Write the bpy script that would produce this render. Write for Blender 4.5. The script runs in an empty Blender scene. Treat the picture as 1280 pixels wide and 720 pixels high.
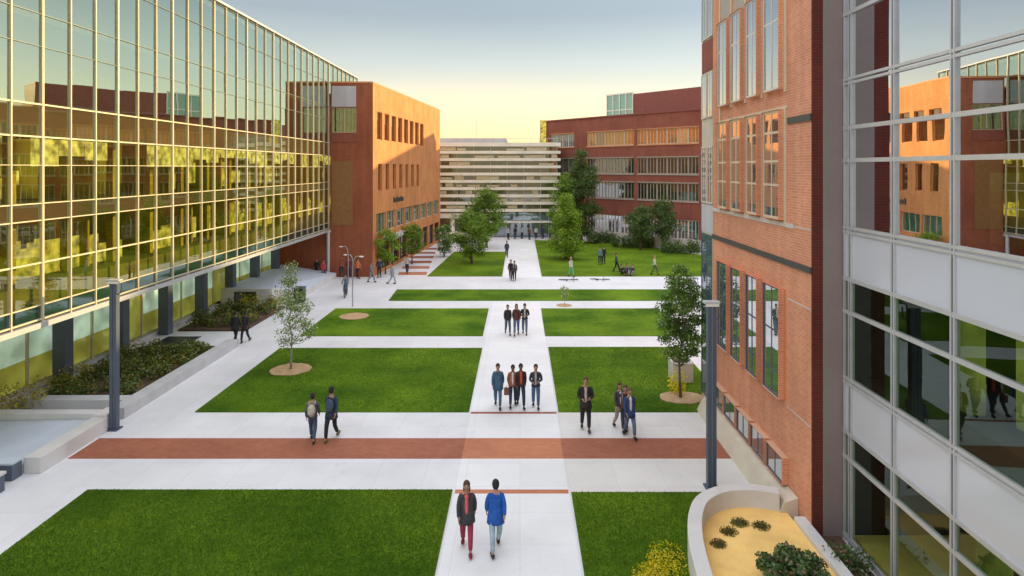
import bpy, math, random
from mathutils import Vector, Matrix, Quaternion
random.seed(11)
R = math.radians
scene = bpy.context.scene
col = scene.collection
PI = math.pi

# ------------------------------------------------------------------ materials
def newmat(name):
    m = bpy.data.materials.new(name); m.use_nodes = True
    nt = m.node_tree
    for n in list(nt.nodes): nt.nodes.remove(n)
    out = nt.nodes.new('ShaderNodeOutputMaterial')
    return m, nt, out
def N(nt, t, **kw):
    n = nt.nodes.new(t)
    for k, v in kw.items():
        if k in n.inputs: n.inputs[k].default_value = v
        else: setattr(n, k, v)
    return n
def L(nt, a, b): nt.links.new(a, b)
def c4(c): return (c[0], c[1], c[2], 1)
def mul(c, k): return tuple(min(1, x*k) for x in c)

def mat(name, color, rough=.6, var=.12, scale=3., fine=40., fvar=.06, bump=0., metal=0., spec=.5, streak=False):
    """plain surface with two sizes of procedural colour variation"""
    m, nt, out = newmat(name)
    p = N(nt, 'ShaderNodeBsdfPrincipled'); p.inputs['Roughness'].default_value = rough
    p.inputs['Metallic'].default_value = metal; p.inputs['Specular IOR Level'].default_value = spec
    geo = N(nt, 'ShaderNodeNewGeometry')
    a = N(nt, 'ShaderNodeTexNoise', Scale=scale); a.inputs['Detail'].default_value = 5
    b = N(nt, 'ShaderNodeTexNoise', Scale=fine); b.inputs['Detail'].default_value = 3
    if streak:
        mp = N(nt, 'ShaderNodeMapping'); mp.inputs['Scale'].default_value = (1, 1, .15)
        L(nt, geo.outputs['Position'], mp.inputs['Vector']); L(nt, mp.outputs[0], a.inputs['Vector'])
    else: L(nt, geo.outputs['Position'], a.inputs['Vector'])
    L(nt, geo.outputs['Position'], b.inputs['Vector'])
    m1 = N(nt, 'ShaderNodeMapRange'); m1.inputs['From Min'].default_value = .3; m1.inputs['From Max'].default_value = .7
    m1.inputs['To Min'].default_value = 1-var; m1.inputs['To Max'].default_value = 1+var
    m2 = N(nt, 'ShaderNodeMapRange'); m2.inputs['From Min'].default_value = .3; m2.inputs['From Max'].default_value = .7
    m2.inputs['To Min'].default_value = 1-fvar; m2.inputs['To Max'].default_value = 1+fvar
    L(nt, a.outputs['Fac'], m1.inputs['Value']); L(nt, b.outputs['Fac'], m2.inputs['Value'])
    mm = N(nt, 'ShaderNodeMath', operation='MULTIPLY'); L(nt, m1.outputs[0], mm.inputs[0]); L(nt, m2.outputs[0], mm.inputs[1])
    v = N(nt, 'ShaderNodeVectorMath', operation='SCALE'); v.inputs[0].default_value = color[:3]
    L(nt, mm.outputs[0], v.inputs['Scale']); L(nt, v.outputs[0], p.inputs['Base Color'])
    if bump:
        bp = N(nt, 'ShaderNodeBump'); bp.inputs['Strength'].default_value = bump; bp.inputs['Distance'].default_value = .02
        L(nt, b.outputs['Fac'], bp.inputs['Height']); L(nt, bp.outputs[0], p.inputs['Normal'])
    L(nt, p.outputs[0], out.inputs[0])
    return m

def wall_uv(nt):
    """(distance along the wall, height) for a wall facing any way"""
    geo = N(nt, 'ShaderNodeNewGeometry')
    cr = N(nt, 'ShaderNodeVectorMath', operation='CROSS_PRODUCT'); cr.inputs[1].default_value = (0, 0, 1)
    L(nt, geo.outputs['True Normal'], cr.inputs[0])
    nz = N(nt, 'ShaderNodeVectorMath', operation='NORMALIZE'); L(nt, cr.outputs[0], nz.inputs[0])
    dt = N(nt, 'ShaderNodeVectorMath', operation='DOT_PRODUCT')
    L(nt, nz.outputs[0], dt.inputs[0]); L(nt, geo.outputs['Position'], dt.inputs[1])
    sp = N(nt, 'ShaderNodeSeparateXYZ'); L(nt, geo.outputs['Position'], sp.inputs[0])
    cb = N(nt, 'ShaderNodeCombineXYZ'); L(nt, dt.outputs['Value'], cb.inputs['X']); L(nt, sp.outputs['Z'], cb.inputs['Y'])
    return geo, cb

def brick(name, c1, c2, mortar, var=.18, w=.23, h=.075, rough=.85):
    m, nt, out = newmat(name)
    p = N(nt, 'ShaderNodeBsdfPrincipled'); p.inputs['Roughness'].default_value = rough; p.inputs['Specular IOR Level'].default_value = .25
    geo, uv = wall_uv(nt)
    b = N(nt, 'ShaderNodeTexBrick'); b.inputs['Scale'].default_value = 1
    b.inputs['Color1'].default_value = c4(c1); b.inputs['Color2'].default_value = c4(c2); b.inputs['Mortar'].default_value = c4(mortar)
    b.inputs['Brick Width'].default_value = w; b.inputs['Row Height'].default_value = h; b.inputs['Mortar Size'].default_value = .009
    b.inputs['Mortar Smooth'].default_value = .3
    L(nt, uv.outputs[0], b.inputs['Vector'])
    a = N(nt, 'ShaderNodeTexNoise', Scale=.55); a.inputs['Detail'].default_value = 6; L(nt, geo.outputs['Position'], a.inputs['Vector'])
    mp = N(nt, 'ShaderNodeMapping'); mp.inputs['Scale'].default_value = (2.2, .22, 1); L(nt, uv.outputs[0], mp.inputs['Vector'])
    a2 = N(nt, 'ShaderNodeTexNoise', Scale=1.); a2.inputs['Detail'].default_value = 4; L(nt, mp.outputs[0], a2.inputs['Vector'])
    ad = N(nt, 'ShaderNodeMath', operation='ADD'); L(nt, a.outputs['Fac'], ad.inputs[0]); L(nt, a2.outputs['Fac'], ad.inputs[1])
    m1 = N(nt, 'ShaderNodeMapRange'); m1.inputs['From Min'].default_value = .7; m1.inputs['From Max'].default_value = 1.3
    m1.inputs['To Min'].default_value = 1-var; m1.inputs['To Max'].default_value = 1+var; L(nt, ad.outputs[0], m1.inputs['Value'])
    v = N(nt, 'ShaderNodeVectorMath', operation='SCALE'); L(nt, b.outputs['Color'], v.inputs[0]); L(nt, m1.outputs[0], v.inputs['Scale'])
    L(nt, v.outputs[0], p.inputs['Base Color'])
    bp = N(nt, 'ShaderNodeBump'); bp.inputs['Strength'].default_value = .25; bp.inputs['Distance'].default_value = .01; bp.invert = True
    L(nt, b.outputs['Fac'], bp.inputs['Height']); L(nt, bp.outputs[0], p.inputs['Normal'])
    L(nt, p.outputs[0], out.inputs[0])
    return m

def paving(name, c, gw, gh, joint=.012, jc=.72, var=.05, off=0., tint=None):
    m, nt, out = newmat(name)
    p = N(nt, 'ShaderNodeBsdfPrincipled'); p.inputs['Roughness'].default_value = .8; p.inputs['Specular IOR Level'].default_value = .3
    geo = N(nt, 'ShaderNodeNewGeometry')
    b = N(nt, 'ShaderNodeTexBrick'); b.offset = off; b.inputs['Scale'].default_value = 1
    b.inputs['Color1'].default_value = c4(c); b.inputs['Color2'].default_value = c4(tint or mul(c, .95)); b.inputs['Mortar'].default_value = c4(mul(c, jc))
    b.inputs['Brick Width'].default_value = gw; b.inputs['Row Height'].default_value = gh; b.inputs['Mortar Size'].default_value = joint
    L(nt, geo.outputs['Position'], b.inputs['Vector'])
    a = N(nt, 'ShaderNodeTexNoise', Scale=.35); a.inputs['Detail'].default_value = 8; a.inputs['Roughness'].default_value = .65
    L(nt, geo.outputs['Position'], a.inputs['Vector'])
    f = N(nt, 'ShaderNodeTexNoise', Scale=22.); L(nt, geo.outputs['Position'], f.inputs['Vector'])
    m1 = N(nt, 'ShaderNodeMapRange'); m1.inputs['From Min'].default_value = .3; m1.inputs['From Max'].default_value = .7
    m1.inputs['To Min'].default_value = 1-var*1.6; m1.inputs['To Max'].default_value = 1+var; L(nt, a.outputs['Fac'], m1.inputs['Value'])
    m2 = N(nt, 'ShaderNodeMapRange'); m2.inputs['From Min'].default_value = .3; m2.inputs['From Max'].default_value = .7
    m2.inputs['To Min'].default_value = .96; m2.inputs['To Max'].default_value = 1.04; L(nt, f.outputs['Fac'], m2.inputs['Value'])
    # darker stains: a stretched, thresholded noise
    s = N(nt, 'ShaderNodeTexNoise', Scale=1.3); s.inputs['Detail'].default_value = 10; s.inputs['Roughness'].default_value = .7
    L(nt, geo.outputs['Position'], s.inputs['Vector'])
    m3 = N(nt, 'ShaderNodeMapRange'); m3.inputs['From Min'].default_value = .58; m3.inputs['From Max'].default_value = .75
    m3.inputs['To Min'].default_value = 1; m3.inputs['To Max'].default_value = 1-var*2; L(nt, s.outputs['Fac'], m3.inputs['Value'])
    k = N(nt, 'ShaderNodeMath', operation='MULTIPLY'); L(nt, m1.outputs[0], k.inputs[0]); L(nt, m2.outputs[0], k.inputs[1])
    k2 = N(nt, 'ShaderNodeMath', operation='MULTIPLY'); L(nt, k.outputs[0], k2.inputs[0]); L(nt, m3.outputs[0], k2.inputs[1])
    v = N(nt, 'ShaderNodeVectorMath', operation='SCALE'); L(nt, b.outputs['Color'], v.inputs[0]); L(nt, k2.outputs[0], v.inputs['Scale'])
    L(nt, v.outputs[0], p.inputs['Base Color']); L(nt, p.outputs[0], out.inputs[0])
    return m

def grass(name, dark, light):
    m, nt, out = newmat(name)
    p = N(nt, 'ShaderNodeBsdfPrincipled'); p.inputs['Roughness'].default_value = .9; p.inputs['Specular IOR Level'].default_value = .1
    geo = N(nt, 'ShaderNodeNewGeometry')
    a = N(nt, 'ShaderNodeTexNoise', Scale=.3); a.inputs['Detail'].default_value = 6
    b = N(nt, 'ShaderNodeTexNoise', Scale=3.); b.inputs['Detail'].default_value = 8; b.inputs['Roughness'].default_value = .75
    f = N(nt, 'ShaderNodeTexNoise', Scale=26.); f.inputs['Detail'].default_value = 4; f.inputs['Roughness'].default_value = .8
    for t in (a, b, f): L(nt, geo.outputs['Position'], t.inputs['Vector'])
    s1 = N(nt, 'ShaderNodeMath', operation='MULTIPLY_ADD'); L(nt, b.outputs['Fac'], s1.inputs[0]); s1.inputs[1].default_value = .55; L(nt, a.outputs['Fac'], s1.inputs[2])
    s2 = N(nt, 'ShaderNodeMath', operation='MULTIPLY_ADD'); L(nt, f.outputs['Fac'], s2.inputs[0]); s2.inputs[1].default_value = .75; L(nt, s1.outputs[0], s2.inputs[2])
    mr = N(nt, 'ShaderNodeMapRange'); mr.inputs['From Min'].default_value = .85; mr.inputs['From Max'].default_value = 1.5
    L(nt, s2.outputs[0], mr.inputs['Value'])
    r = N(nt, 'ShaderNodeValToRGB'); r.color_ramp.elements[0].color = c4(dark); r.color_ramp.elements[1].color = c4(light)
    L(nt, mr.outputs[0], r.inputs[0]); L(nt, r.outputs[0], p.inputs['Base Color'])
    mr.inputs['From Min'].default_value = .95; mr.inputs['From Max'].default_value = 1.4
    bp = N(nt, 'ShaderNodeBump'); bp.inputs['Strength'].default_value = .9; bp.inputs['Distance'].default_value = .05
    L(nt, f.outputs['Fac'], bp.inputs['Height']); L(nt, bp.outputs[0], p.inputs['Normal'])
    L(nt, p.outputs[0], out.inputs[0])
    return m

def leaf(name, dark, light, accent=None, afrac=.1, sc=1.1, k=.7):
    m, nt, out = newmat(name)
    geo = N(nt, 'ShaderNodeNewGeometry')
    no = N(nt, 'ShaderNodeTexNoise', Scale=sc); no.inputs['Detail'].default_value = 3; L(nt, geo.outputs['Position'], no.inputs['Vector'])
    ad = N(nt, 'ShaderNodeMath', operation='MULTIPLY_ADD'); L(nt, geo.outputs['Random Per Island'], ad.inputs[0]); ad.inputs[1].default_value = k
    sb = N(nt, 'ShaderNodeMath', operation='SUBTRACT'); L(nt, no.outputs['Fac'], sb.inputs[0]); sb.inputs[1].default_value = .35
    L(nt, sb.outputs[0], ad.inputs[2])
    r = N(nt, 'ShaderNodeValToRGB'); r.color_ramp.elements[0].color = c4(dark); r.color_ramp.elements[1].color = c4(light)
    L(nt, ad.outputs[0], r.inputs[0])
    colr = r.outputs[0]
    if accent:
        wn = N(nt, 'ShaderNodeTexWhiteNoise'); wn.noise_dimensions = '1D'; L(nt, geo.outputs['Random Per Island'], wn.inputs['W'])
        lt = N(nt, 'ShaderNodeMath', operation='LESS_THAN'); L(nt, wn.outputs['Value'], lt.inputs[0]); lt.inputs[1].default_value = afrac
        mx = N(nt, 'ShaderNodeMix'); mx.data_type = 'RGBA'; L(nt, lt.outputs[0], mx.inputs['Factor']); L(nt, colr, mx.inputs[6]); mx.inputs[7].default_value = c4(accent)
        colr = mx.outputs[2]
    d = N(nt, 'ShaderNodeBsdfDiffuse'); L(nt, colr, d.inputs[0])
    t = N(nt, 'ShaderNodeBsdfTranslucent'); L(nt, colr, t.inputs[0])
    g = N(nt, 'ShaderNodeBsdfGlossy'); g.inputs['Roughness'].default_value = .45; g.inputs[0].default_value = (.8, .85, .8, 1)
    x = N(nt, 'ShaderNodeMixShader'); x.inputs[0].default_value = .3; L(nt, d.outputs[0], x.inputs[1]); L(nt, t.outputs[0], x.inputs[2])
    x2 = N(nt, 'ShaderNodeMixShader'); x2.inputs[0].default_value = .05; L(nt, x.outputs[0], x2.inputs[1]); L(nt, g.outputs[0], x2.inputs[2])
    L(nt, x2.outputs[0], out.inputs[0])
    return m

def glass(name, tint, refl, base=.35, gain=.5, rough=.0, dark=None, wave=0., turn=0., glow=0.):
    """see-through pane: mirror over tinted transmission; with dark = opaque coated glass"""
    m, nt, out = newmat(name)
    g = N(nt, 'ShaderNodeBsdfGlossy'); g.inputs['Roughness'].default_value = rough; g.inputs[0].default_value = c4(refl)
    if dark is None:
        t = N(nt, 'ShaderNodeBsdfTransparent'); t.inputs[0].default_value = c4(tint)
    else:
        t = N(nt, 'ShaderNodeBsdfDiffuse'); t.inputs[0].default_value = c4(dark)
        if glow:  # emission put into the pane, in place of a lit room behind
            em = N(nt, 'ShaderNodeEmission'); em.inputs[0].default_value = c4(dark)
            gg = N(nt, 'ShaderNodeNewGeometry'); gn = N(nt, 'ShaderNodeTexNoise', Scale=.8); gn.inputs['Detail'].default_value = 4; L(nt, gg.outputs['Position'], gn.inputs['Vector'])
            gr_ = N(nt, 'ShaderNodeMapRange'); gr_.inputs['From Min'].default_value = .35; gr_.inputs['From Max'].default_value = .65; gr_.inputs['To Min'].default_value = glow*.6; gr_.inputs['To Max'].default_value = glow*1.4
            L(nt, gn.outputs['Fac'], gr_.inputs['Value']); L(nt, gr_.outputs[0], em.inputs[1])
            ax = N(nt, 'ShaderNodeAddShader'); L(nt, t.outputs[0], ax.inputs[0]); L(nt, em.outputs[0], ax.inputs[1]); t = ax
    lw = N(nt, 'ShaderNodeLayerWeight'); lw.inputs['Blend'].default_value = .35
    f = N(nt, 'ShaderNodeMath', operation='MULTIPLY_ADD'); L(nt, lw.outputs['Facing'], f.inputs[0]); f.inputs[1].default_value = gain; f.inputs[2].default_value = base
    f.use_clamp = True
    x = N(nt, 'ShaderNodeMixShader'); L(nt, f.outputs[0], x.inputs[0]); L(nt, t.outputs[0], x.inputs[1]); L(nt, g.outputs[0], x.inputs[2])
    if wave:
        geo = N(nt, 'ShaderNodeNewGeometry'); no = N(nt, 'ShaderNodeTexNoise', Scale=.9); no.inputs['Detail'].default_value = 1
        L(nt, geo.outputs['Position'], no.inputs['Vector'])
        bp = N(nt, 'ShaderNodeBump'); bp.inputs['Strength'].default_value = wave; bp.inputs['Distance'].default_value = .01
        L(nt, no.outputs['Fac'], bp.inputs['Height']); L(nt, bp.outputs[0], g.inputs['Normal'])
    if turn:
        geo2 = N(nt, 'ShaderNodeNewGeometry'); vr = N(nt, 'ShaderNodeVectorRotate'); vr.rotation_type = 'Z_AXIS'; vr.inputs['Angle'].default_value = R(turn)
        if wave: L(nt, bp.outputs[0], vr.inputs['Vector'])
        else: L(nt, geo2.outputs['Normal'], vr.inputs['Vector'])
        L(nt, vr.outputs[0], g.inputs['Normal'])
    L(nt, x.outputs[0], out.inputs[0])
    return m

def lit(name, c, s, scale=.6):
    """emissive interior: ceiling lights, and walls or blinds whose glow stands in for room light"""
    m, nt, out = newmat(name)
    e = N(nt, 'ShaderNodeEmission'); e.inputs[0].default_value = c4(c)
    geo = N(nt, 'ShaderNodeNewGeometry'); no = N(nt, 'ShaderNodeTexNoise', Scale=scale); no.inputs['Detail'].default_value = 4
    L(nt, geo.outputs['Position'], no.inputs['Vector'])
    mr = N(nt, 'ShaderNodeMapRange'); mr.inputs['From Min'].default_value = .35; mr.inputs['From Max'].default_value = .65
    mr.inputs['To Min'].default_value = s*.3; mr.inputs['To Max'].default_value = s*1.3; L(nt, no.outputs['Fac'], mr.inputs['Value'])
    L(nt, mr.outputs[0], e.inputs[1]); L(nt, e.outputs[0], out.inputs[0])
    return m

M = {}
M['concrete'] = paving('plaza_concrete', (.76, .755, .78), 1.5, 1.5, .012, .87, .07)
M['path'] = paving('path_concrete', (.82, .82, .83), 1.7, 1.5, .012, .88, .05)
M['warmconc'] = paving('warm_concrete', (.75, .73, .70), 1.5, 1.5, .012, .87, .07)
M['brickpave'] = paving('red_brick_paving', (.40, .145, .085), .22, .11, .007, .8, .12, .5, (.34, .115, .065))
M['brickpave2'] = paving('orange_brick_paving', (.56, .22, .115), .22, .11, .007, .8, .10, .5, (.50, .19, .10))
M['grass'] = grass('lawn_grass', (.035, .105, .003), (.19, .31, .016))
M['grassfar'] = grass('far_lawn_grass', (.07, .135, .006), (.18, .29, .015))
M['soil'] = mat('mulch_soil', (.10, .06, .035), .95, .3, 3, 60, .3, .6)
M['mulchpale'] = mat('pale_mulch', (.52, .34, .19), .95, .15, 3, 50, .25, .6)
M['sand'] = mat('sandy_soil', (1.0, .66, .22), .95, .12, 1.5, 40, .12, .5)
M['wall_conc'] = mat('cast_concrete', (.55, .54, .55), .8, .1, 1.2, 30, .05, .15, streak=True)
M['wall_white'] = mat('white_render', (.68, .66, .64), .8, .08, 1.2, 30, .03)
M['cream'] = mat('cream_stone', (.62, .55, .43), .75, .08, 1.5, 30, .04)
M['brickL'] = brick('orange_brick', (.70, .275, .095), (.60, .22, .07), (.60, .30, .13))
M['brickLf'] = brick('shaded_front_brick', (.34, .105, .05), (.29, .085, .042), (.30, .12, .07))  # darker copy of the orange brick, front face's shade put into the colour
M['brickR'] = brick('salmon_brick', (.70, .285, .16), (.60, .225, .12), (.68, .42, .28), .15)
M['brickshade'] = brick('shaded_salmon_brick', (.16, .03, .02), (.13, .025, .018), (.12, .05, .04))  # salmon brick darkened in its colour for the shaded return
M['brickF'] = brick('dark_red_brick', (.31, .10, .065), (.26, .08, .052), (.30, .12, .08))
M['redmetal'] = mat('dark_red_cladding', (.26, .075, .05), .6, .1)
M['stonedark'] = mat('dark_stone_band', (.055, .06, .058), .6, .1)
M['olivestone'] = mat('hidden_wing_stone', (.11, .12, .065), .8, .2)  # stone of the added unseen wing, coloured to darken the glass's reflection
M['olivepanel'] = mat('brown_olive_panel', (.27, .13, .045), .7, .12)
M['pillar'] = mat('mauve_panel', (.27, .215, .20), .6, .05, .5, 12, .03)
M['mull'] = mat('champagne_mullion', (.66, .58, .40), .45, .05, metal=.15)
M['mulldark'] = mat('dark_mullion', (.22, .24, .20), .45, .05, metal=.2)  # darker metal for the upper transoms
M['mullgrey'] = mat('silver_mullion', (.55, .55, .56), .4, .05, metal=.3)
M['slate'] = mat('slate_paint', (.075, .10, .145), .5, .1, 1, 20, .04)
M['slatecol'] = mat('slate_column_paint', (.10, .125, .17), .5, .1, 1, 20, .04)
M['frame'] = mat('cream_window_frame', (.66, .52, .36), .5, .06)
M['framewhite'] = mat('white_window_frame', (.66, .62, .55), .5, .06)
M['beige'] = mat('beige_panel', (.42, .36, .29), .6, .06)
M['orangeframe'] = mat('orange_window_frame', (.62, .26, .10), .5, .06)
M['roof'] = mat('roof_membrane', (.3, .29, .28), .9, .1)
M['paleroof'] = mat('pale_coping', (.6, .55, .5), .7, .1)
M['dark'] = mat('interior_dark', (.03, .028, .022), .8, .3)
M['interior'] = mat('interior_olive', (.30, .24, .04), .8, .35, .6, 6, .2)
M['slab'] = mat('interior_slab', (.10, .09, .05), .8, .2)
M['greenpanel'] = lit('glowing_green_column', (.52, .60, .12), .33)  # columns glow by emission, standing in for room light on them
M['yellowlit'] = lit('yellow_interior_glow', (1., .85, .22), 1.0, 2.6)
M['goldroom'] = lit('glowing_room_wall', (.75, .58, .05), .30, .55)  # wall made emissive so the rooms read golden
M['yellowlow'] = lit('yellow_room_glow', (.90, .72, .12), .85, 2.2)
M['mint'] = glass('mint_frosted_glass', None, (.9, 1, .92), .10, .25, .12, dark=(.40, .54, .38), glow=.7)  # glow put into the glass to lift the shade under the overhang
M['olive'] = glass('olive_storefront_glass', None, (.95, 1, .6), .12, .35, .04, dark=(.27, .27, .045), wave=.4, glow=.6)  # emission brightens these panes too, in place of interior light
M['glassL'] = glass('green_curtain_glass', (.85, .88, .45), (.84, 1., .88), .34, .55, .0, wave=.10)
M['glassLlow'] = glass('yellow_curtain_glass', (.95, .95, .5), (.9, .95, .62), .12, .50, .0, wave=.10)
M['tealband'] = glass('teal_spandrel_glass', None, (.7, .9, .85), .12, .3, .05, dark=(.012, .03, .03))
M['darkband'] = glass('olive_spandrel_glass', None, (.9, .95, .7), .28, .4, .03, dark=(.07, .06, .02))
M['glassR'] = glass('clear_office_glass', (.50, .60, .50), (.93, .96, 1.), .70, .30, .0, wave=.10, turn=-4)
M['glassRlow'] = glass('clear_low_glass', (.60, .72, .55), (.6, .75, .7), .05, .24, .0, wave=.10, turn=-3)
M['spandrel'] = glass('pale_spandrel_panel', None, (.9, .93, 1.), .05, .25, .15, dark=(.60, .61, .66))
M['glassB'] = glass('brick_window_glass', None, (.95, .97, 1.), .42, .4, .01, dark=(.11, .15, .15), wave=.3)
M['glassF'] = glass('far_window_glass', None, (.9, .95, 1.), .16, .3, .02, dark=(.03, .032, .022), wave=.3)
M['warmglass'] = glass('warm_glow_glass', None, (.9, .95, 1.), .14, .3, .02, dark=(.075, .072, .03), wave=.3, glow=.3)  # faint emission put in, so the glazing looks lit from inside
M['glassAmber'] = glass('amber_window_glass', None, (1., .62, .25), .15, .3, .05, dark=(.33, .17, .07), wave=.5)
M['glassAmber2'] = glass('bright_amber_window_glass', None, (1., .7, .3), .15, .3, .05, dark=(.52, .34, .16), wave=.5)
M['glassTeal'] = glass('teal_window_glass', None, (.7, .95, .9), .3, .35, .02, dark=(.06, .14, .12), wave=.3)
M['glassDk'] = glass('dark_brown_glass', None, (.9, .7, .5), .2, .3, .02, dark=(.07, .025, .012), wave=.3)
M['glassBlue'] = glass('blue_entrance_glass', None, (.85, .95, 1.), .3, .3, .02, dark=(.10, .15, .22), wave=.3)
M['blind'] = mat('cream_blind', (.80, .76, .56), .8, .1)
M['louvre'] = mat('cream_louvre', (.86, .82, .66), .6, .12, .5, 12, .05)
M['bark'] = mat('tree_bark', (.13, .10, .075), .9, .25, 6, 40, .2, .5)
M['barkpale'] = mat('pale_bark', (.34, .31, .27), .9, .2, 6, 40, .2, .5)
M['leafgreen'] = leaf('green_leaves', (.065, .15, .006), (.27, .43, .03))
M['leafbright'] = leaf('bright_green_leaves', (.085, .18, .005), (.32, .50, .02))
M['leafdark'] = leaf('dark_green_leaves', (.035, .08, .014), (.15, .24, .035))
M['leafpale'] = leaf('young_tree_leaves', (.09, .17, .02), (.30, .42, .10), (.80, .80, .62), .2)
M['leafsilver'] = leaf('spotted_leaves', (.05, .12, .012), (.20, .34, .04), (.65, .68, .45), .06)
M['leafbed'] = leaf('bed_shrub_leaves', (.045, .085, .008), (.19, .24, .03), (.42, .27, .05), .12)
M['leafgold'] = leaf('golden_leaves', (.45, .40, .0), (.95, .78, .01))
M['leafyellow'] = leaf('yellow_shrub_leaves', (.22, .20, .01), (.62, .50, .02))
M['leaftuft'] = leaf('tuft_leaves', (.06, .06, .01), (.20, .19, .03))
M['leafbush'] = leaf('bush_leaves', (.03, .07, .018), (.12, .21, .05), (.38, .22, .14), .14)
M['black'] = mat('black_metal', (.02, .02, .022), .5, .1)
M['rubber'] = mat('tyre_rubber', (.02, .02, .02), .8, .1)
M['steel'] = mat('brushed_steel', (.45, .46, .48), .35, .05, metal=.7)
M['lampwhite'] = mat('lamp_glass_white', (.8, .78, .7), .4, .03)
M['stair'] = mat('pale_blue_stone', (.55, .60, .68), .7, .05, 1, 30, .03)

# ------------------------------------------------------------------ mesh helper
class MB:
    def __init__(s): s.v = []; s.f = []; s.m = []; s.cur = 0
    def quad(s, a, b, c, d):
        i = len(s.v); s.v += [tuple(a), tuple(b), tuple(c), tuple(d)]; s.f.append((i, i+1, i+2, i+3)); s.m.append(s.cur)
    def box(s, x0, x1, y0, y1, z0, z1):
        if x0 > x1: x0, x1 = x1, x0
        if y0 > y1: y0, y1 = y1, y0
        if z0 > z1: z0, z1 = z1, z0
        i = len(s.v)
        s.v += [(x0,y0,z0),(x1,y0,z0),(x1,y1,z0),(x0,y1,z0),(x0,y0,z1),(x1,y0,z1),(x1,y1,z1),(x0,y1,z1)]
        for f in ((3,2,1,0),(4,5,6,7),(0,1,5,4),(1,2,6,5),(2,3,7,6),(3,0,4,7)):
            s.f.append(tuple(i+k for k in f)); s.m.append(s.cur)
        return s
    def prism(s, pts, z0, z1):
        """extruded polygon, points anticlockwise"""
        n = len(pts); i = len(s.v)
        s.v += [(p[0], p[1], z0) for p in pts] + [(p[0], p[1], z1) for p in pts]
        s.f.append(tuple(i+n+k for k in range(n))); s.m.append(s.cur)
        s.f.append(tuple(i+k for k in reversed(range(n)))); s.m.append(s.cur)
        for k in range(n):
            j = (k+1) % n
            s.f.append((i+k, i+j, i+n+j, i+n+k)); s.m.append(s.cur)
        return s
    def obox(s, p, d, l, w, z0, z1):
        """box along direction d (2D unit) from point p, length l, half width w to both sides"""
        n = (-d[1], d[0])
        a = (p[0]+n[0]*-w, p[1]+n[1]*-w); b = (a[0]+d[0]*l, a[1]+d[1]*l)
        c = (b[0]+n[0]*2*w, b[1]+n[1]*2*w); e = (a[0]+n[0]*2*w, a[1]+n[1]*2*w)
        return s.prism([a, b, c, e], z0, z1)
    def tube(s, pts, rads, n=8, cap=True):
        pts = [Vector(p) for p in pts]; i0 = len(s.v); up = Vector((0, 0, 1))
        prev = None
        for k, p in enumerate(pts):
            t = (pts[min(k+1, len(pts)-1)]-pts[max(k-1, 0)]).normalized()
            if prev is None:
                a = t.cross(up if abs(t.z) < .9 else Vector((1, 0, 0))).normalized()
            else:
                a = (prev - t*prev.dot(t)).normalized()
            prev = a; b = t.cross(a); r = rads[k] if hasattr(rads, '__len__') else rads
            for q in range(n):
                an = 2*PI*q/n; s.v.append(tuple(p+a*math.cos(an)*r+b*math.sin(an)*r))
        for k in range(len(pts)-1):
            for q in range(n):
                q2 = (q+1) % n
                s.f.append((i0+k*n+q, i0+k*n+q2, i0+(k+1)*n+q2, i0+(k+1)*n+q)); s.m.append(s.cur)
        if cap:
            s.f.append(tuple(i0+q for q in reversed(range(n)))); s.m.append(s.cur)
            e = i0+(len(pts)-1)*n; s.f.append(tuple(e+q for q in range(n))); s.m.append(s.cur)
        return s
    def ell(s, c, r, nu=12, nv=8, z0=-1., z1=1.):
        i0 = len(s.v)
        for j in range(nv+1):
            th = math.asin(max(-1, min(1, z0)))+(math.asin(max(-1, min(1, z1)))-math.asin(max(-1, min(1, z0))))*j/nv
            for k in range(nu):
                a = 2*PI*k/nu; s.v.append((c[0]+r[0]*math.cos(th)*math.cos(a), c[1]+r[1]*math.cos(th)*math.sin(a), c[2]+r[2]*math.sin(th)))
        for j in range(nv):
            for k in range(nu):
                k2 = (k+1) % nu; s.f.append((i0+j*nu+k, i0+j*nu+k2, i0+(j+1)*nu+k2, i0+(j+1)*nu+k)); s.m.append(s.cur)
        return s
    def add(s, verts, faces):
        i = len(s.v); s.v += [tuple(v) for v in verts]
        for f in faces: s.f.append(tuple(i+k for k in f)); s.m.append(s.cur)
    def mesh(s, name, mats, origin=(0, 0, 0), smooth=False):
        me = bpy.data.meshes.new(name)
        o = origin
        me.from_pydata([(v[0]-o[0], v[1]-o[1], v[2]-o[2]) for v in s.v], [], s.f)
        for m in (mats if isinstance(mats, (list, tuple)) else [mats]): me.materials.append(m)
        me.polygons.foreach_set('material_index', s.m)
        if smooth: me.polygons.foreach_set('use_smooth', [True]*len(s.f))
        me.update(); return me
    def build(s, name, mats, parent=None, origin=None, smooth=False, bevel=0):
        if origin is None: origin = tuple(parent['_o']) if parent is not None and '_o' in parent else (0, 0, 0)
        o = bpy.data.objects.new(name, s.mesh(name, mats, origin, smooth)); col.objects.link(o)
        if parent is None: o.location = origin
        else: o.parent = parent; o['_o'] = origin
        if parent is None: o['_o'] = origin
        if bevel:
            b = o.modifiers.new('bevel', 'BEVEL'); b.width = bevel; b.segments = 2; b.limit_method = 'ANGLE'
        return o
def tag(o, label=None, cat=None, group=None, kind=None):
    if label: o['label'] = label
    if cat: o['category'] = cat
    if group: o['group'] = group
    if kind: o['kind'] = kind
    return o
def thing(name, label, cat, loc=(0, 0, 0), group=None, rz=0.):
    o = bpy.data.objects.new(name, None); col.objects.link(o); o.location = loc; o.rotation_euler = (0, 0, rz)
    o.empty_display_size = .3; o['_o'] = tuple(loc) if rz == 0 else (0, 0, 0)
    return tag(o, label, cat, group)
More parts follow.
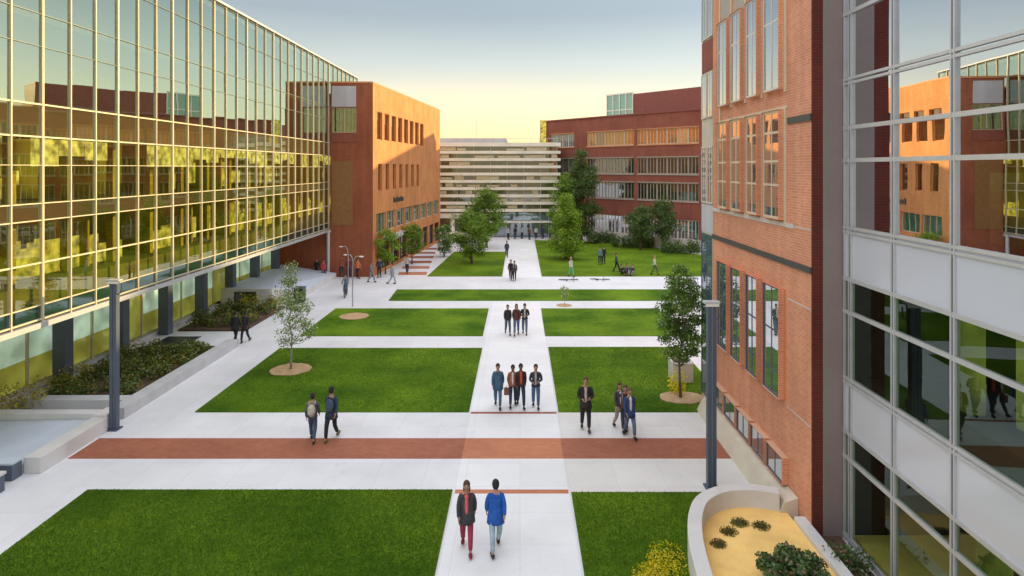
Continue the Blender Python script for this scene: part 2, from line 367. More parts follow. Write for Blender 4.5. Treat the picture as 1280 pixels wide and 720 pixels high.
def lthing(name, label, cat, loc=(0, 0, 0), rz=0., group=None):
    """thing whose parts are modelled about its own base"""
    o = thing(name, label, cat, loc, group, rz); o['_o'] = (0, 0, 0); return o
def copy_tree(o, parent=None):
    c = o.copy(); col.objects.link(c)
    if parent is not None: c.parent = parent
    for ch in list(o.children): copy_tree(ch, c)
    return c

def G(px, py):
    """ground position seen at a pixel of the photograph (survey of the site)"""
    return (px-650)*9.7/(py-210), 7760/(py-210)

# ------------------------------------------------------------------ ground, paving, lawns
tag(MB().box(-300, 300, -60, 600, -.3, 0).build('ground', M['concrete']), 'pale grey concrete plaza paving across the whole quad', 'ground', kind='structure')
def sheet(name, x0, x1, y0, y1, z, m, label, cat='path'):
    b = MB(); b.box(x0, x1, y0, y1, -.05, z)
    return tag(b.build(name, M[m]), label, cat, kind='structure')
sheet('path', -1.95, 1.45, -6, 19.06, .004, 'path', 'nearest stretch of the pale central path between the two front lawns')
sheet('path', -1.95, 1.45, 19.3, 21.35, .004, 'path', 'square of central path between the orange strip and the brick band')
sheet('path', -1.95, 1.45, 22.97, 25.25, .004, 'path', 'square of central path just beyond the brick band')
sheet('path', -1.95, 1.45, 25.45, 46.6, .004, 'path', 'long middle stretch of the pale central path past four lawns')
sheet('walkway', 1.45, 7.6, 19.12, 21.35, .004, 'warmconc', 'warm grey paving between the front right lawn and the brick band')
sheet('walkway', 1.45, 8.5, 22.97, 25.38, .004, 'warmconc', 'warm grey paving beyond the brick band on the right')
sheet('path', -1.5, 1.85, 56.5, 88, .004, 'path', 'far stretch of the central path up to the louvred building')
sheet('brick_strip', -1.95, 1.45, 19.06, 19.3, .006, 'brickpave2', 'thin orange brick strip across the near path')
sheet('brick_strip', -1.95, 1.45, 25.25, 25.45, .006, 'brickpave', 'thin brown brick strip across the path in front of four walkers')
sheet('brick_band', -15.1, -1.95, 21.35, 22.97, .005, 'brickpave', 'red brick band of paving left of the path')
sheet('brick_band', -1.95, 1.45, 21.35, 22.97, .006, 'brickpave2', 'lighter orange brick paving where the band crosses the path')
sheet('brick_band', 1.45, 7.5, 21.35, 22.97, .005, 'brickpave', 'red brick band of paving right of the path')
for i in range(6):
    y0 = 58+i*3.6
    x0, x1 = -11.1-(i*.32), -8.5-(i*.28)
    b = MB(); b.prism([(x0, y0), (x1, y0), (x1-.13, y0+1.7), (x0-.15, y0+1.7)], -.05, .006)
    tag(b.build('brick_band', M['brickpave2' if i < 2 else 'brickpave']), 'red brick stripe %s across the walk beside the orange building' % ['nearest to us', 'second', 'third', 'fourth', 'fifth', 'farthest away'][i], 'path', kind='structure')
LAWN_H = .035
def lawn(pts, label, far=False):
    b = MB(); b.prism(pts, -.05, LAWN_H)
    return tag(b.build('lawn', M['grassfar' if far else 'grass']), label, 'lawn', kind='structure')
def rect(x0, x1, y0, y1): return [(x0, y0), (x1, y0), (x1, y1), (x0, y1)]
lawn(rect(-13.0, -2.03, 4, 19.25), 'large front left lawn nearest to the viewer')
lawn(rect(1.53, 7.45, 4, 19.1), 'front right lawn beside the curved planter')
lawn(rect(-12.9, -2.03, 25.4, 34.4), 'left lawn with the flowering young tree on it')
lawn(rect(1.53, 8.6, 25.4, 34.6), 'right lawn behind the walkers on the brick band')
lawn(rect(-12.7, -2.15, 36.9, 44.1), 'left lawn with an empty mulch ring')
lawn(rect(1.45, 9.5, 36.9, 44.1), 'right lawn level with the three distant walkers')
lawn([(-9.6, 46.7), (13, 46.7), (13, 51), (-9.8, 51)], 'long thin lawn across the head of the path')
lawn([(-8.3, 57.2), (-1.6, 57.2), (-1.6, 74), (-7.6, 74)], 'far left lawn under the round trees', True)
lawn([(1.95, 57.2), (20, 57.2), (22, 68), (14, 82), (1.95, 86)], 'far right lawn with people sitting on it', True)

def blades(x0, x1, y0, y1, n, label, seed):
    """short mown grass blades standing on the near lawns"""
    rnd = random.Random(seed); b = MB()
    for _ in range(n):
        x = rnd.uniform(x0, x1); y = rnd.uniform(y0, y1); a = rnd.uniform(0, PI); w = rnd.uniform(.008, .018); h = rnd.uniform(.02, .055)
        dx, dy = math.cos(a)*w, math.sin(a)*w; lx, ly = rnd.uniform(-.02, .02), rnd.uniform(-.02, .02)
        i = len(b.v); b.v += [(x-dx, y-dy, LAWN_H-.01), (x+dx, y+dy, LAWN_H-.01), (x+lx, y+ly, LAWN_H+h)]; b.f.append((i, i+1, i+2)); b.m.append(0)
    return tag(b.build('grass', M['leafgrass']), label, 'grass', kind='stuff')
M['leafgrass'] = leaf('grass_blades', (.045, .12, .004), (.30, .42, .03), sc=.28, k=.35)
blades(-12.98, -2.05, 12.6, 19.22, 100000, 'short mown blades on the large front left lawn', 1)
blades(1.55, 7.2, 12.6, 19.08, 42000, 'short mown blades on the front right lawn', 2)
blades(-12.88, -2.05, 25.42, 34.3, 40000, 'short mown blades around the flowering young tree', 3)
blades(1.55, 8.5, 25.42, 34.5, 26000, 'short mown blades on the right lawn beyond the brick band', 4)

def disc(name, x, y, r, z0, z1, m, label, cat, ry=None, kind='structure'):
    b = MB(); n = 28
    b.prism([(x+math.cos(2*PI*k/n)*r*random.uniform(.95, 1.05), y+math.sin(2*PI*k/n)*(ry or r)*random.uniform(.95, 1.05)) for k in range(n)], z0, z1)
    return tag(b.build(name, M[m]), label, cat, kind=kind)
disc('mulch_ring', -11.0, 30.7, .95, 0, .06, 'mulchpale', 'tan mulch ring around the flowering young tree', 'mulch')
disc('mulch_ring', -10.8, 41.7, .95, 0, .06, 'mulchpale', 'empty tan mulch ring on the lawn behind the young tree', 'mulch')
disc('mulch_ring', 3.1, 45.2, .55, 0, .02, 'mulchpale', 'tan mulch ring round the tiny sapling', 'mulch')
disc('mulch_ring', 6.8, 26.9, .95, 0, .07, 'mulchpale', 'tan mulch patch at the foot of the right tree', 'mulch', .7)

# ------------------------------------------------------------------ walls with window openings
def facade(mb, p, d, length, z0, z1, holes, depth=.22, flip=1):
    """wall from point p along d; outside is to the left of d when flip=1"""
    n = Vector((-d[1]*flip, d[0]*flip, 0)); d3 = Vector((d[0], d[1], 0)); P = Vector((p[0], p[1], 0))
    us = sorted({0, length} | {h[0] for h in holes} | {h[1] for h in holes})
    zs = sorted({z0, z1} | {h[2] for h in holes} | {h[3] for h in holes})
    def pt(u, z, off=0.): return P+d3*u+Vector((0, 0, z))-n*off
    for i in range(len(us)-1):
        for j in range(len(zs)-1):
            uc, zc = (us[i]+us[i+1])/2, (zs[j]+zs[j+1])/2
            if any(h[0] < uc < h[1] and h[2] < zc < h[3] for h in holes): continue
            q = [pt(us[i], zs[j]), pt(us[i+1], zs[j]), pt(us[i+1], zs[j+1]), pt(us[i], zs[j+1])]
            mb.quad(*(q if flip < 0 else q[::-1]))
    for h in holes:
        u0, u1, a, b = h[:4]
        for (s, t) in (((u0, a), (u1, a)), ((u1, a), (u1, b)), ((u1, b), (u0, b)), ((u0, b), (u0, a))):
            mb.quad(pt(*s), pt(*t), pt(*t, depth), pt(*s, depth))
def window(parent, p, d, u0, u1, z0, z1, mglass, mframe, depth=.16, flip=1, nv=1, trans=(), fw=.06, name='window'):
    """frame and pane set back in an opening"""
    n = Vector((-d[1]*flip, d[0]*flip, 0)); d3 = Vector((d[0], d[1], 0)); P = Vector((p[0], p[1], 0))
    def bar(mb, ua, ub, za, zb, o0, o1):
        a = P+d3*ua-n*o0; c = P+d3*ub-n*o1
        pts = [(a.x, a.y), ((P+d3*ub-n*o0).x, (P+d3*ub-n*o0).y), (c.x, c.y), ((P+d3*ua-n*o1).x, (P+d3*ua-n*o1).y)]
        mb.prism(pts, za, zb)
    f = MB(); e = .004
    bar(f, u0+e, u0+fw, z0+e, z1-e, depth-.05, depth+.03); bar(f, u1-fw, u1-e, z0+e, z1-e, depth-.05, depth+.03)
    bar(f, u0+fw, u1-fw, z0+e, z0+fw, depth-.048, depth+.028); bar(f, u0+fw, u1-fw, z1-fw, z1-e, depth-.048, depth+.028)
    for k in range(1, nv+1):
        u = u0+(u1-u0)*k/(nv+1); bar(f, u-fw*.4, u+fw*.4, z0+fw, z1-fw, depth-.04, depth+.02)
    for t in trans: bar(f, u0+fw, u1-fw, t-fw*.45, t+fw*.45, depth-.036, depth+.016)
    fo = f.build(name, mframe, parent)
    g = MB(); j = [random.uniform(-.004, .004) for _ in range(4)]
    q = [P+d3*u0-n*(depth+.01+j[0])+Vector((0, 0, z0)), P+d3*u1-n*(depth+.01+j[1])+Vector((0, 0, z0)),
         P+d3*u1-n*(depth+.01+j[2])+Vector((0, 0, z1)), P+d3*u0-n*(depth+.01+j[3])+Vector((0, 0, z1))]
    g.quad(*(q if flip < 0 else q[::-1])); g.build('pane', mglass, fo)
    return fo

# ------------------------------------------------------------------ long glass building (left)
GL = thing('glass_building', 'long green glass curtain wall building on slate columns along the left side', 'building', (-17, 20, 0))
XW = -17.0; PITCH = 1.42; Y0 = 22.74-PITCH*6; NB = 37; YE = Y0+PITCH*NB
ZS = [4.35, 4.85, 6.35, 7.85, 8.45, 9.8, 10.8, 11.95, 14.0, 15.15, 17.3, 18.9]
rest = {}
np_ = 0
order = sorted(range(NB), key=lambda k: 0 if 4 <= k <= 16 else 1)
for k in order:
    ya = Y0+PITCH*k; yb = ya+PITCH
    for r in range(len(ZS)-1):
        za, zb = ZS[r], ZS[r+1]
        m = 'tealband' if r == 0 else ('darkband' if r in (3, 6) else ('glassLlow' if r < 6 else 'glassL'))
        j = [random.uniform(-.0035, .0035) for _ in range(3)]
        q = [(XW+j[0], ya, za), (XW+j[1], yb, za), (XW+j[1]+j[2]-j[0], yb, zb), (XW+j[2], ya, zb)]
        if 4 <= k <= 12 and np_ < 100:
            b = MB(); b.quad(*q); b.build('window_pane', M[m], GL); np_ += 1
        else:
            rest.setdefault(m, MB()).quad(*q)
b = MB(); mats = []
for i, (m, x) in enumerate(rest.items()):
    mats.append(M[m]); b.cur = i; b.add(x.v, x.f)
tag(b.build('glazing', mats, GL), kind='stuff')
for k in range(NB+1):
    y = Y0+PITCH*k; w = .026 if k % 3 else .044
    MB().box(XW-.04, XW+.07, y-w, y+w, 4.2, 19.0).build('mullion', M['mull'], GL)
for i, z in enumerate(ZS):
    h = .045 if i in (0, 6, 7, 2) else (.018 if i > 7 or i == 5 else .03)
    MB().box(XW-.03, XW+.05, Y0, YE, z-h/1.6, z+h/1.6).build('transom', M['mull'] if i < 8 else M['mulldark'], GL)
MB().box(XW-.32, XW+.14, Y0-.1, YE+.1, 4.06, 4.25).build('edge_beam', M['mullgrey'], GL)
MB().box(XW-.30, XW+.16, Y0-.1, YE+.1, 19.0, 19.12).build('coping', M['mullgrey'], GL)
MB().box(-30, XW-.30, Y0, YE, 18.7, 19.03).build('roof', M['roof'], GL)
# interior: slabs, back wall, partitions, ceiling lights, glowing blinds and panels
b = MB()
for z0, z1 in ((4.3, 5.55), (7.95, 8.4), (11.0, 11.9), (15.0, 15.3)):
    b.box(-24.5, XW-.25, Y0, YE, z0, z1)
b.build('floor_slab', M['slab'], GL)
MB().box(-24.9, -24.5, Y0, YE, 4.25, 18.7).build('back_wall', M['interior'], GL)
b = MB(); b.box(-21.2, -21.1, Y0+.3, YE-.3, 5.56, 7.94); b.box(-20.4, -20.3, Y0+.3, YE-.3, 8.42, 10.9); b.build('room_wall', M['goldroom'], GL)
MB().box(-24.5, XW-.2, YE-.15, YE-.01, 4.3, 18.7).build('end_wall', M['interior'], GL)
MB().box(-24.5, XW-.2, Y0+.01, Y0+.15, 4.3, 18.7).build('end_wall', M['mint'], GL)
b = MB()
for k in range(1, NB):
    y = Y0+PITCH*k
    if k % 3 == 0: b.box(-24.4, XW-1.2, y-.06, y+.06, 5.56, 7.9)
    if k % 4 == 1: b.box(-24.4, XW-.9, y-.06, y+.06, 8.45, 10.95)
    if k % 2 == 0: b.box(XW-1.3, XW-1.0, y-.13, y+.13, 5.56, 10.95)
b.build('partition', M['interior'], GL)
b = MB()
for k in range(NB):
    y = Y0+PITCH*k; rr = random.random()
    if rr < .8: # blinds glowing by emission, as if lit, at the head of the upper glazed storey
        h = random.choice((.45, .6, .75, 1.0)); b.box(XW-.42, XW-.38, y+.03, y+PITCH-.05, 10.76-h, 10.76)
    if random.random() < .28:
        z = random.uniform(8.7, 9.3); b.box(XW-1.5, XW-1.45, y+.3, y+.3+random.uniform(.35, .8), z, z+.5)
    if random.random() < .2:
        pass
b.build('glowing_blind', M['yellowlit'], GL)
b = MB()
for k in range(NB):
    y = Y0+PITCH*k
    if random.random() < .85:
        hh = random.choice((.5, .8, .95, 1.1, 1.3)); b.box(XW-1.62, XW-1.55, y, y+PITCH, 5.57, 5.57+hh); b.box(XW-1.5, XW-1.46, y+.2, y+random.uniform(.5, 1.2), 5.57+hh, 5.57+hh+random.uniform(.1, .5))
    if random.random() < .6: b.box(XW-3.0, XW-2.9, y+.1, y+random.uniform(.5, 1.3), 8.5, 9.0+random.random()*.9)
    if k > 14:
        for z0, z1 in ((5.6, 7.8), (8.5, 10.2)):  # extra glowing panels added for a golden band in the far bays
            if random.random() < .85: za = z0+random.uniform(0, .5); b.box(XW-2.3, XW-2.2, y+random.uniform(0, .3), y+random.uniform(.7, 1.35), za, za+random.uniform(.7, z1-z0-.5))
b.build('room_glow_panel', M['yellowlow'], GL)  # emissive panels put in to make the rooms look lit
b = MB()
for k in range(0, NB, 2):
    y = Y0+PITCH*k
    for x in (-19.2, -21.6): b.box(x-.6, x+.6, y+.3, y+1.0, 7.90, 7.94); b.box(x-.6, x+.6, y+.3, y+1.0, 10.94, 10.98)
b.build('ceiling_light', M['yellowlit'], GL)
# recessed ground floor
b = MB(); b.box(-30, -21.6, Y0, YE, 0, 4.3); b.build('ground_floor_wall', M['dark'], GL)
for k in range(26):
    ya = Y0+2.1*k-1.2; yb = ya+2.1
    if yb > 66: break
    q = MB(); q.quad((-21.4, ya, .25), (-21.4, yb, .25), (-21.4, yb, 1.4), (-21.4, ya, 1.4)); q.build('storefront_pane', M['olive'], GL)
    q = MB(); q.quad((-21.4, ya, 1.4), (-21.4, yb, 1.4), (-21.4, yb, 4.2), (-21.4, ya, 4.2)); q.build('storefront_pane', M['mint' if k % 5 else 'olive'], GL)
    MB().box(-21.45, -21.3, ya-.045, ya+.045, .2, 4.25).build('storefront_mullion', M['mull'], GL)
MB().box(-21.6, -21.05, Y0, 44.7, 0, .22).build('sill', M['wall_conc'], GL)
MB().box(-21.58, -17.3, Y0, YE, 4.26, 4.29).build('soffit', M['beige'], GL)
for k in range(10):
    y = 20.6+4.2*k
    MB().box(-21.0, -20.42, y-.27, y+.27, 0, 4.25).build('column', M['slatecol'], GL)
MB().tube([(-16.95, 56.6, 0), (-16.95, 56.6, 4.2)], .14, 10).build('column', M['mullgrey'], GL)

# ------------------------------------------------------------------ orange brick building behind it
BL = thing('brick_building', 'orange brick building with its right side half in low sun', 'building', (-13.1, 57, 0))
p0 = (-13.1, 57.0); dL = (math.sin(R(5.4)), math.cos(R(5.4))); LEN = 27.3
e1 = (p0[0]+dL[0]*LEN, p0[1]+dL[1]*LEN)
HB = 17.25
up = [(1.1+i*2.25, 1.1+i*2.25+1.6, 12.3, 14.85) for i in range(8)]
lo = [(1.5+i*2.3, 1.5+i*2.3+1.1, 7.6, 10.1) for i in range(7)]
teal = [(1.0+i*3.2, 1.0+i*3.2+2.9, 3.75, 5.55) for i in range(8)]
gr = [(2.5+i*3.1, 2.5+i*3.1+2.6, .3, 2.7) for i in range(8)]
# a bowed upper edge: wall in short chords
b = MB(); facade(b, p0, dL, LEN, 0, HB, up+lo+teal+gr, .25, -1); b.build('side_wall', M['brickL'], BL)
for h in up: window(BL, p0, dL, *h, M['glassDk'], M['orangeframe'], .2, -1, 0)
for h in lo: window(BL, p0, dL, *h, M['glassDk'], M['orangeframe'], .2, -1, 0)
for h in teal: window(BL, p0, dL, *h, M['glassTeal'], M['frame'], .2, -1, 2)
for h in gr: window(BL, p0, dL, *h, M['glassF'], M['black'], .2, -1, 2)
b = MB(); fh = [(6.85+.3, 6.85+2.4, 12.9, 15.1)]
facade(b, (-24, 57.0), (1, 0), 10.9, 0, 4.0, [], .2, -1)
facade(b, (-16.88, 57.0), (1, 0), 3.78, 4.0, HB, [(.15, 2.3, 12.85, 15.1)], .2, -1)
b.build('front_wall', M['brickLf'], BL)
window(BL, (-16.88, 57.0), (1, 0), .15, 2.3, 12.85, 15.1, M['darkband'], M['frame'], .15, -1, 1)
MB().box(-16.75, -14.6, 56.96, 56.99, 15.15, 17.0).build('grey_panel', M['wall_conc'], BL)
MB().box(-16.75, -14.6, 56.96, 56.99, 12.0, 12.8).build('dark_panel', M['redmetal'], BL)
MB().box(-16.75, -14.9, 56.97, 56.99, 4.6, 10.3).build('olive_panel', M['olivepanel'], BL)
b = MB(); b.prism([(-24, 57.5), (p0[0]-.6, 57.5), (e1[0]-.6, e1[1]-.4), (-24, e1[1]-.4)], 16.2, 16.4); b.build('roof', M['roof'], BL)
b = MB(); facade(b, (e1[0], e1[1]), (-1, 0), e1[0]+24, 0, HB, [], .2, -1); b.build('rear_wall', M['brickL'], BL)
b = MB(); b.obox((p0[0]-.18, p0[1]+.02), dL, LEN-.02, .2, HB+.003, HB+.16); b.box(-16.9, p0[0]-.4, 56.95, 57.35, HB+.004, HB+.158); b.build('coping', M['orangeframe'], BL)
b = MB(); b.obox((p0[0]-.6, p0[1]+.3), dL, LEN-.6, .04, HB-1, HB); b.build('parapet_back', M['brickL'], BL)
# dark lettering strip over the teal windows is too small to read: a row of small raised marks
b = MB()
for i in range(9):
    u = 6.2+i*.42; x = p0[0]+dL[0]*u; y = p0[1]+dL[1]*u
    b.obox((x+.03, y), dL, .26, .02, 6.3, 6.3+(.42 if i % 3 else .55))
b.build('sign_letters', M['stonedark'], BL)
# entrance canopy
MB().box(-12.9, -11.6, 60, 66, 3.05, 3.25).build('canopy', M['wall_conc'], BL)

# ------------------------------------------------------------------ louvred building at the end of the path
CB = thing('louvre_building', 'low cream building banded with white louvres at the far end of the path', 'building', (-3, 90, 0))
MB().box(-14, 5.3, 90.6, 104, 0, 13.0).build('body', M['warmglass'], CB)
rl = random.Random(4)
for i in range(10):
    z = 3.55+i*1.02
    MB().box(-14.2, 5.7, 89.75, 90.35, z, z+(.40 if i < 9 else .55)).build('louvre', M['louvre'], CB)
    if i < 9:
        x = -13.8
        while x < 5:
            w = rl.uniform(.8, 3.2)
            if rl.random() < .52: MB().box(x, min(x+w, 5.2), 90.37, 90.43, z+.46, z+.6+rl.uniform(.1, .38)).build('blind', M['blind'], CB)
            x += w+rl.uniform(.1, 1.0)
b = MB()
for k in range(9): b.box(-13.6+k*2.35, -13.52+k*2.35, 90.36, 90.6, 3.4, 12.9)
b.build('fin', M['mullgrey'], CB)
MB().box(-14.1, -4.6, 90.3, 90.55, 0, 3.3).build('base_wall', M['louvre'], CB)
b = MB()
for k in range(4): b.box(-13.6+k*2.2, -12+k*2.2, 90.24, 90.29, .8, 2.6)
b.build('window', M['glassF'], CB)
for k in range(8):
    x = -4.4+k*1.2
    fo = MB().box(x, x+.08, 90.2, 90.32, 0, 3.4).build('entrance_frame', M['mullgrey'], CB)
    q = MB(); q.box(x+.09, x+1.19, 90.28, 90.31, .05, 3.38); q.build('entrance_pane', M['glassBlue'], CB)
MB().box(-4.6, 5.4, 88.6, 90.15, 2.1, 2.22).build('entrance_canopy', M['louvre'], CB)
MB().box(-12, -2.0, 92, 102, 13.02, 14.0).build('roof_plant', M['wall_white'], CB)
b = MB()
for k in range(18): b.box(-13.8+k*1.1, -13.75+k*1.1, 90.5, 90.55, 13.05, 13.9)
b.box(-13.8, 5.2, 90.5, 90.55, 13.86, 13.92); b.build('roof_railing', M['mullgrey'], CB)
b = MB(); b.tube([(-6.4, 94, 14.0), (-6.4, 94, 16.6)], .03, 6); b.build('mast', M['steel'], CB)

# ------------------------------------------------------------------ dark red curved building (far right)
FR = thing('brick_building', 'dark red curved brick building with ribbon windows and rooftop storey at far right', 'building', (4, 97, 0))
pl = [(4, 97), (9.3, 91), (15.2, 84.2), (21.8, 77.2), (30, 70.4), (40, 64.6), (52, 60.5), (66, 58.5)]  # past the near building it runs on unseen, added to shade the quad
HF = 16.7
for i in range(len(pl)-1):
    HF = 16.7 if i < 5 else 20.5  # unseen wing raised to block the low sun
    a, c = Vector(pl[i]), Vector(pl[i+1]); d = (c-a).normalized(); ln = (c-a).length; dd = (d.x, d.y)
    holes = []
    s0 = .25 if i else 1.0; e_ = ln-.25 if i else ln-2.2
    for (z0, z1) in ((12.75, 14.7), (8.95, 11.05), (5.6, 7.8)): holes.append((s0, e_, z0, z1))
    holes.append((s0, e_, .9, 3.3))
    b = MB(); facade(b, pl[i], dd, ln, 0, HF, holes, .25, -1); b.build('wall', M['brickF'] if i < 5 else M['olivestone'], FR)
    for hi, h in enumerate(holes):
        nw = max(2, int((e_-s0)/(1.5 if i else 1.2))) if i < 4 else 2
        gl = ['glassAmber' if i in (1, 2, 3) and random.random() < 2 else 'glassF', 'glassF', 'glassF', 'glassB'][hi]
        fr = ['frame' if i else 'framewhite', 'beige', 'beige', 'framewhite'][hi]
        for k in range(nw):
            u0 = s0+(e_-s0)*k/nw; u1 = s0+(e_-s0)*(k+1)/nw
            g1 = gl if gl != 'glassAmber' or random.random() < .62 else random.choice(('glassF', 'glassDk', 'glassAmber2'))
            window(FR, pl[i], dd, u0+.01, u1-.01, h[2], h[3], M[g1], M[fr], .14, -1, 2 if i < 4 else 1, (), .09)
        if hi < 3:
            cc = MB(); n = Vector((d.y, -d.x)); s = a+d*s0+n*.05
            cc.obox((s.x, s.y), dd, e_-s0, .05, h[2]-.16, h[2]-.003); cc.build('sill', M['beige' if hi else 'orangeframe'], FR); cc = MB(); cc.obox((s.x, s.y), dd, e_-s0, .05, h[3]+.003, h[3]+.12); cc.build('lintel', M['beige' if hi else 'orangeframe'], FR)
    cp = MB(); cp.obox(pl[i], dd, ln, .14, HF+.003, HF+.18); cp.build('coping', M['redmetal'], FR)
HF = 20.5; b = MB(); b.obox((40.05, 64.7), (.46, .888), 30, .12, 15, 20.5); b.build('unseen_wing_side', M['olivestone'], FR)
b = MB(); b.prism([(p[0]+.2, p[1]+.2) for p in pl]+[(68, 100), (30, 112), (4.2, 112)], 15.6, 15.8); b.build('roof', M['roof'], FR)
MB().box(3.05, 3.95, 96.9, 98.6, 12.6, 16.95).build('glowing_stair_glass', M['yellowlow'], FR)  # yellow light on this end panel put in as emission
MB().box(3.0, 3.12, 96.8, 96.9, 12.5, 17.0).build('stair_frame', M['frame'], FR)
b = MB(); facade(b, (4, 112), (0, -1), 15, 0, 16.7, [], .2, -1); facade(b, (66, 58.5), (.4, .9165), 42, 0, HF, [], .2, -1); b.build('end_wall', M['brickF'], FR)
dP = (.66, -.7513); sP = (12.8, 94.5)
b = MB(); b.obox((sP[0]+5.0*dP[0]+2.8*.7513, sP[1]+5.0*dP[1]+2.8*.66), dP, 15.5, 2.8, 15.8, 20.2); b.build('rooftop_storey', M['redmetal'], FR)
b = MB(); b.obox((sP[0]+2.6*.7513, sP[1]+2.6*.66), dP, 4.95, 2.6, 15.8, 20.3); b.build('rooftop_glass_box', M['glassTeal'], FR)
b = MB(); nP = (-.7513, -.66)
for k in range(5): b.obox((sP[0]+k*1.2*dP[0]+nP[0]*.05, sP[1]+k*1.2*dP[1]+nP[1]*.05), dP, .16, .05, 15.8, 20.3)
b.obox((sP[0]+nP[0]*.05, sP[1]+nP[1]*.05), dP, 5.0, .08, 20.303, 20.5); b.obox((sP[0]+nP[0]*.06, sP[1]+nP[1]*.06), dP, 5.0, .035, 18.0, 18.15)
b.build('rooftop_frame', M['louvre'], FR)
b = MB(); b.obox((sP[0]+5.2*dP[0]+nP[0]*2.0, sP[1]+5.2*dP[1]+nP[1]*2.0), dP, 15.3, .1, 16.9, 17.15); b.build('white_ledge', M['paleroof'], FR)

# terrace wall and hedges in front of it
b = MB()
for (a, c) in (((9.0, 86.0), (14.5, 80.2)), ((14.5, 80.2), (21, 73.5)), ((21, 73.5), (28, 67.8))):
    a, c = Vector(a), Vector(c); d = (c-a).normalized(); b.obox(a, (d.x, d.y), (c-a).length, .15, 0, 1.35)
tag(b.build('retaining_wall', M['paleroof']), 'low pale terrace wall behind the far hedge', 'wall')

# ------------------------------------------------------------------ salmon brick building, near right
BR = thing('brick_building', 'tall salmon brick building with cream framed windows at near right', 'building', (7.66, 17, 0))
XR = 7.66; pR = (XR, 25.4); dR = (0, -1); LR = 25.4-16.82
cols = [(25.4-24.35, 25.4-23.2), (25.4-22.85, 25.4-21.75), (25.4-21.3, 25.4-20.25), (25.4-19.8, 25.4-18.5)]
holes = []
for (u0, u1) in cols:
    holes += [(u0, u1, 12.0, 15.15), (u0, u1, 8.2, 11.4), (u0, u1, 3.0, 6.2), (u0, u1, 16.9, 20.0)]
base = [(.55+i*1.35, .55+i*1.35+1.2, .66, 1.42) for i in range(5)]
b = MB(); facade(b, pR, dR, LR, 0, 24, holes+base, .2, 1)
b.build('wall', M['brickR'], BR)
for (u0, u1) in cols:
    window(BR, pR, dR, u0, u1, 12.0, 15.15, M['glassB'], M['framewhite'], .12, 1, 1, (14.05,), .075)
    window(BR, pR, dR, u0, u1, 8.2, 11.4, M['glassB'], M['frame'], .12, 1, 1, (10.75, 9.9, 9.2), .075)
    window(BR, pR, dR, u0, u1, 3.0, 6.2, M['glassB'], M['slate'], .12, 1, 1, (4.9, 3.7), .06)
    window(BR, pR, dR, u0, u1, 16.9, 20.0, M['glassB'], M['framewhite'], .12, 1, 1, (19,), .075)
    MB().box(XR-.02, XR+.004, 25.4-u1+.02, 25.4-u0-.02, 15.2, 16.85).build('beige_panel', M['beige'], BR)
    # slim cream jambs standing proud on both sides of the opening
    for z0, z1 in ((8.0, 11.5), (11.9, 20.1)):
        MB().box(XR-.05, XR-.004, 25.4-u1-.13, 25.4-u1-.01, z0, z1).build('jamb', M['frame'], BR)
    MB().box(XR-.04, XR-.003, 25.4-u1-.02, 25.4-u1+.0, 3.0, 6.2).build('jamb', M['orangeframe'], BR)
MB().box(XR-.05, XR-.004, 25.4-cols[0][0], 25.4-cols[0][0]+.12, 8.0, 20.1).build('jamb', M['frame'], BR)
for h in base: window(BR, pR, dR, *h, M['glassB'], M['slate'], .14, 1, 1, (), .05)
MB().box(XR-.035, XR-.003, 17.9, 25.4, 8.0, 8.13).build('sill_course', M['paleroof'], BR)
MB().box(XR-.03, XR-.002, 18.3, 24.6, 11.42, 11.50).build('lintel_course', M['frame'], BR)
MB().box(XR-.04, XR-.0035, 18.45, 24.6, 10.62, 10.74).build('frame_course', M['frame'], BR)
b = MB()
for z in (2.85, 5.95, 8.05):
    b.box(XR-.012, XR-.002, 16.83, 18.35, z, z+.03)
b.build('mortar_course', M['paleroof'], BR)
b = MB(); b.box(XR-.05, XR-.003, 16.8, 25.4, 6.92, 7.08); b.build('dark_band', M['stonedark'], BR)
b = MB(); b.box(XR-.05, XR-.003, 16.8, 18.25, 10.95, 11.13); b.build('dark_band', M['stonedark'], BR)
b = MB(); b.box(XR-.05, XR-.003, 16.8, 25.4, 15.9, 16.05) if False else b.box(XR-.05, XR-.003, 16.8, 18.25, 15.6, 15.8); b.build('dark_band', M['stonedark'], BR)
MB().box(XR+.012, 7.95, 16.79, 17.4, 0, 24).build('return_wall', M['brickshade'], BR)
MB().box(7.951, 8.48, 16.78, 17.5, 0, 24).build('corner_pillar', M['pillar'], BR, bevel=.015)
b = MB(); b.box(XR+.3, 30, 17.5, 30, 23.9, 24.1); b.build('roof', M['roof'], BR)
# far bay, set slightly back, pale with narrow windows
b = MB(); far = [(.12+i*.8, .12+i*.8+.7, 11.75, 13.6) for i in range(2)]+[(.12+i*.8, .12+i*.8+.7, 15., 18.) for i in range(2)]
lowb = [(.12+i*.8, .12+i*.8+.7, 8.25, 10.6) for i in range(2)]
pB = (7.72, 27.15)
facade(b, pB, (0, -1), 1.75, 0, 24, far+lowb+[(.12, 1.62, .3, 7.0)], .06, 1); b.build('bay_wall', M['cream'], BR)
for h in far+lowb: window(BR, pB, (0, -1), *h, M['glassB'], M['framewhite'], .04, 1, 1, (), .07)
window(BR, pB, (0, -1),   .12, 1.62, .3, 7.0, M['glassBlue'], M['slate'], .04, 1, 1, (1.9, 3.6, 5.3), .06)
MB().box(7.70, 7.716, 25.5, 27.1, 13.66, 14.94).build('bay_panel', M['brickF'], BR)
MB().box(7.685, 7.716, 25.5, 27.1, 7.06, 8.2).build('bay_panel', M['wall_conc'], BR)
b = MB(); facade(b, (7.72, 27.15), (1, 0), 22, 0, 24, [], .2, 1); b.build('rear_wall', M['brickR'], BR)
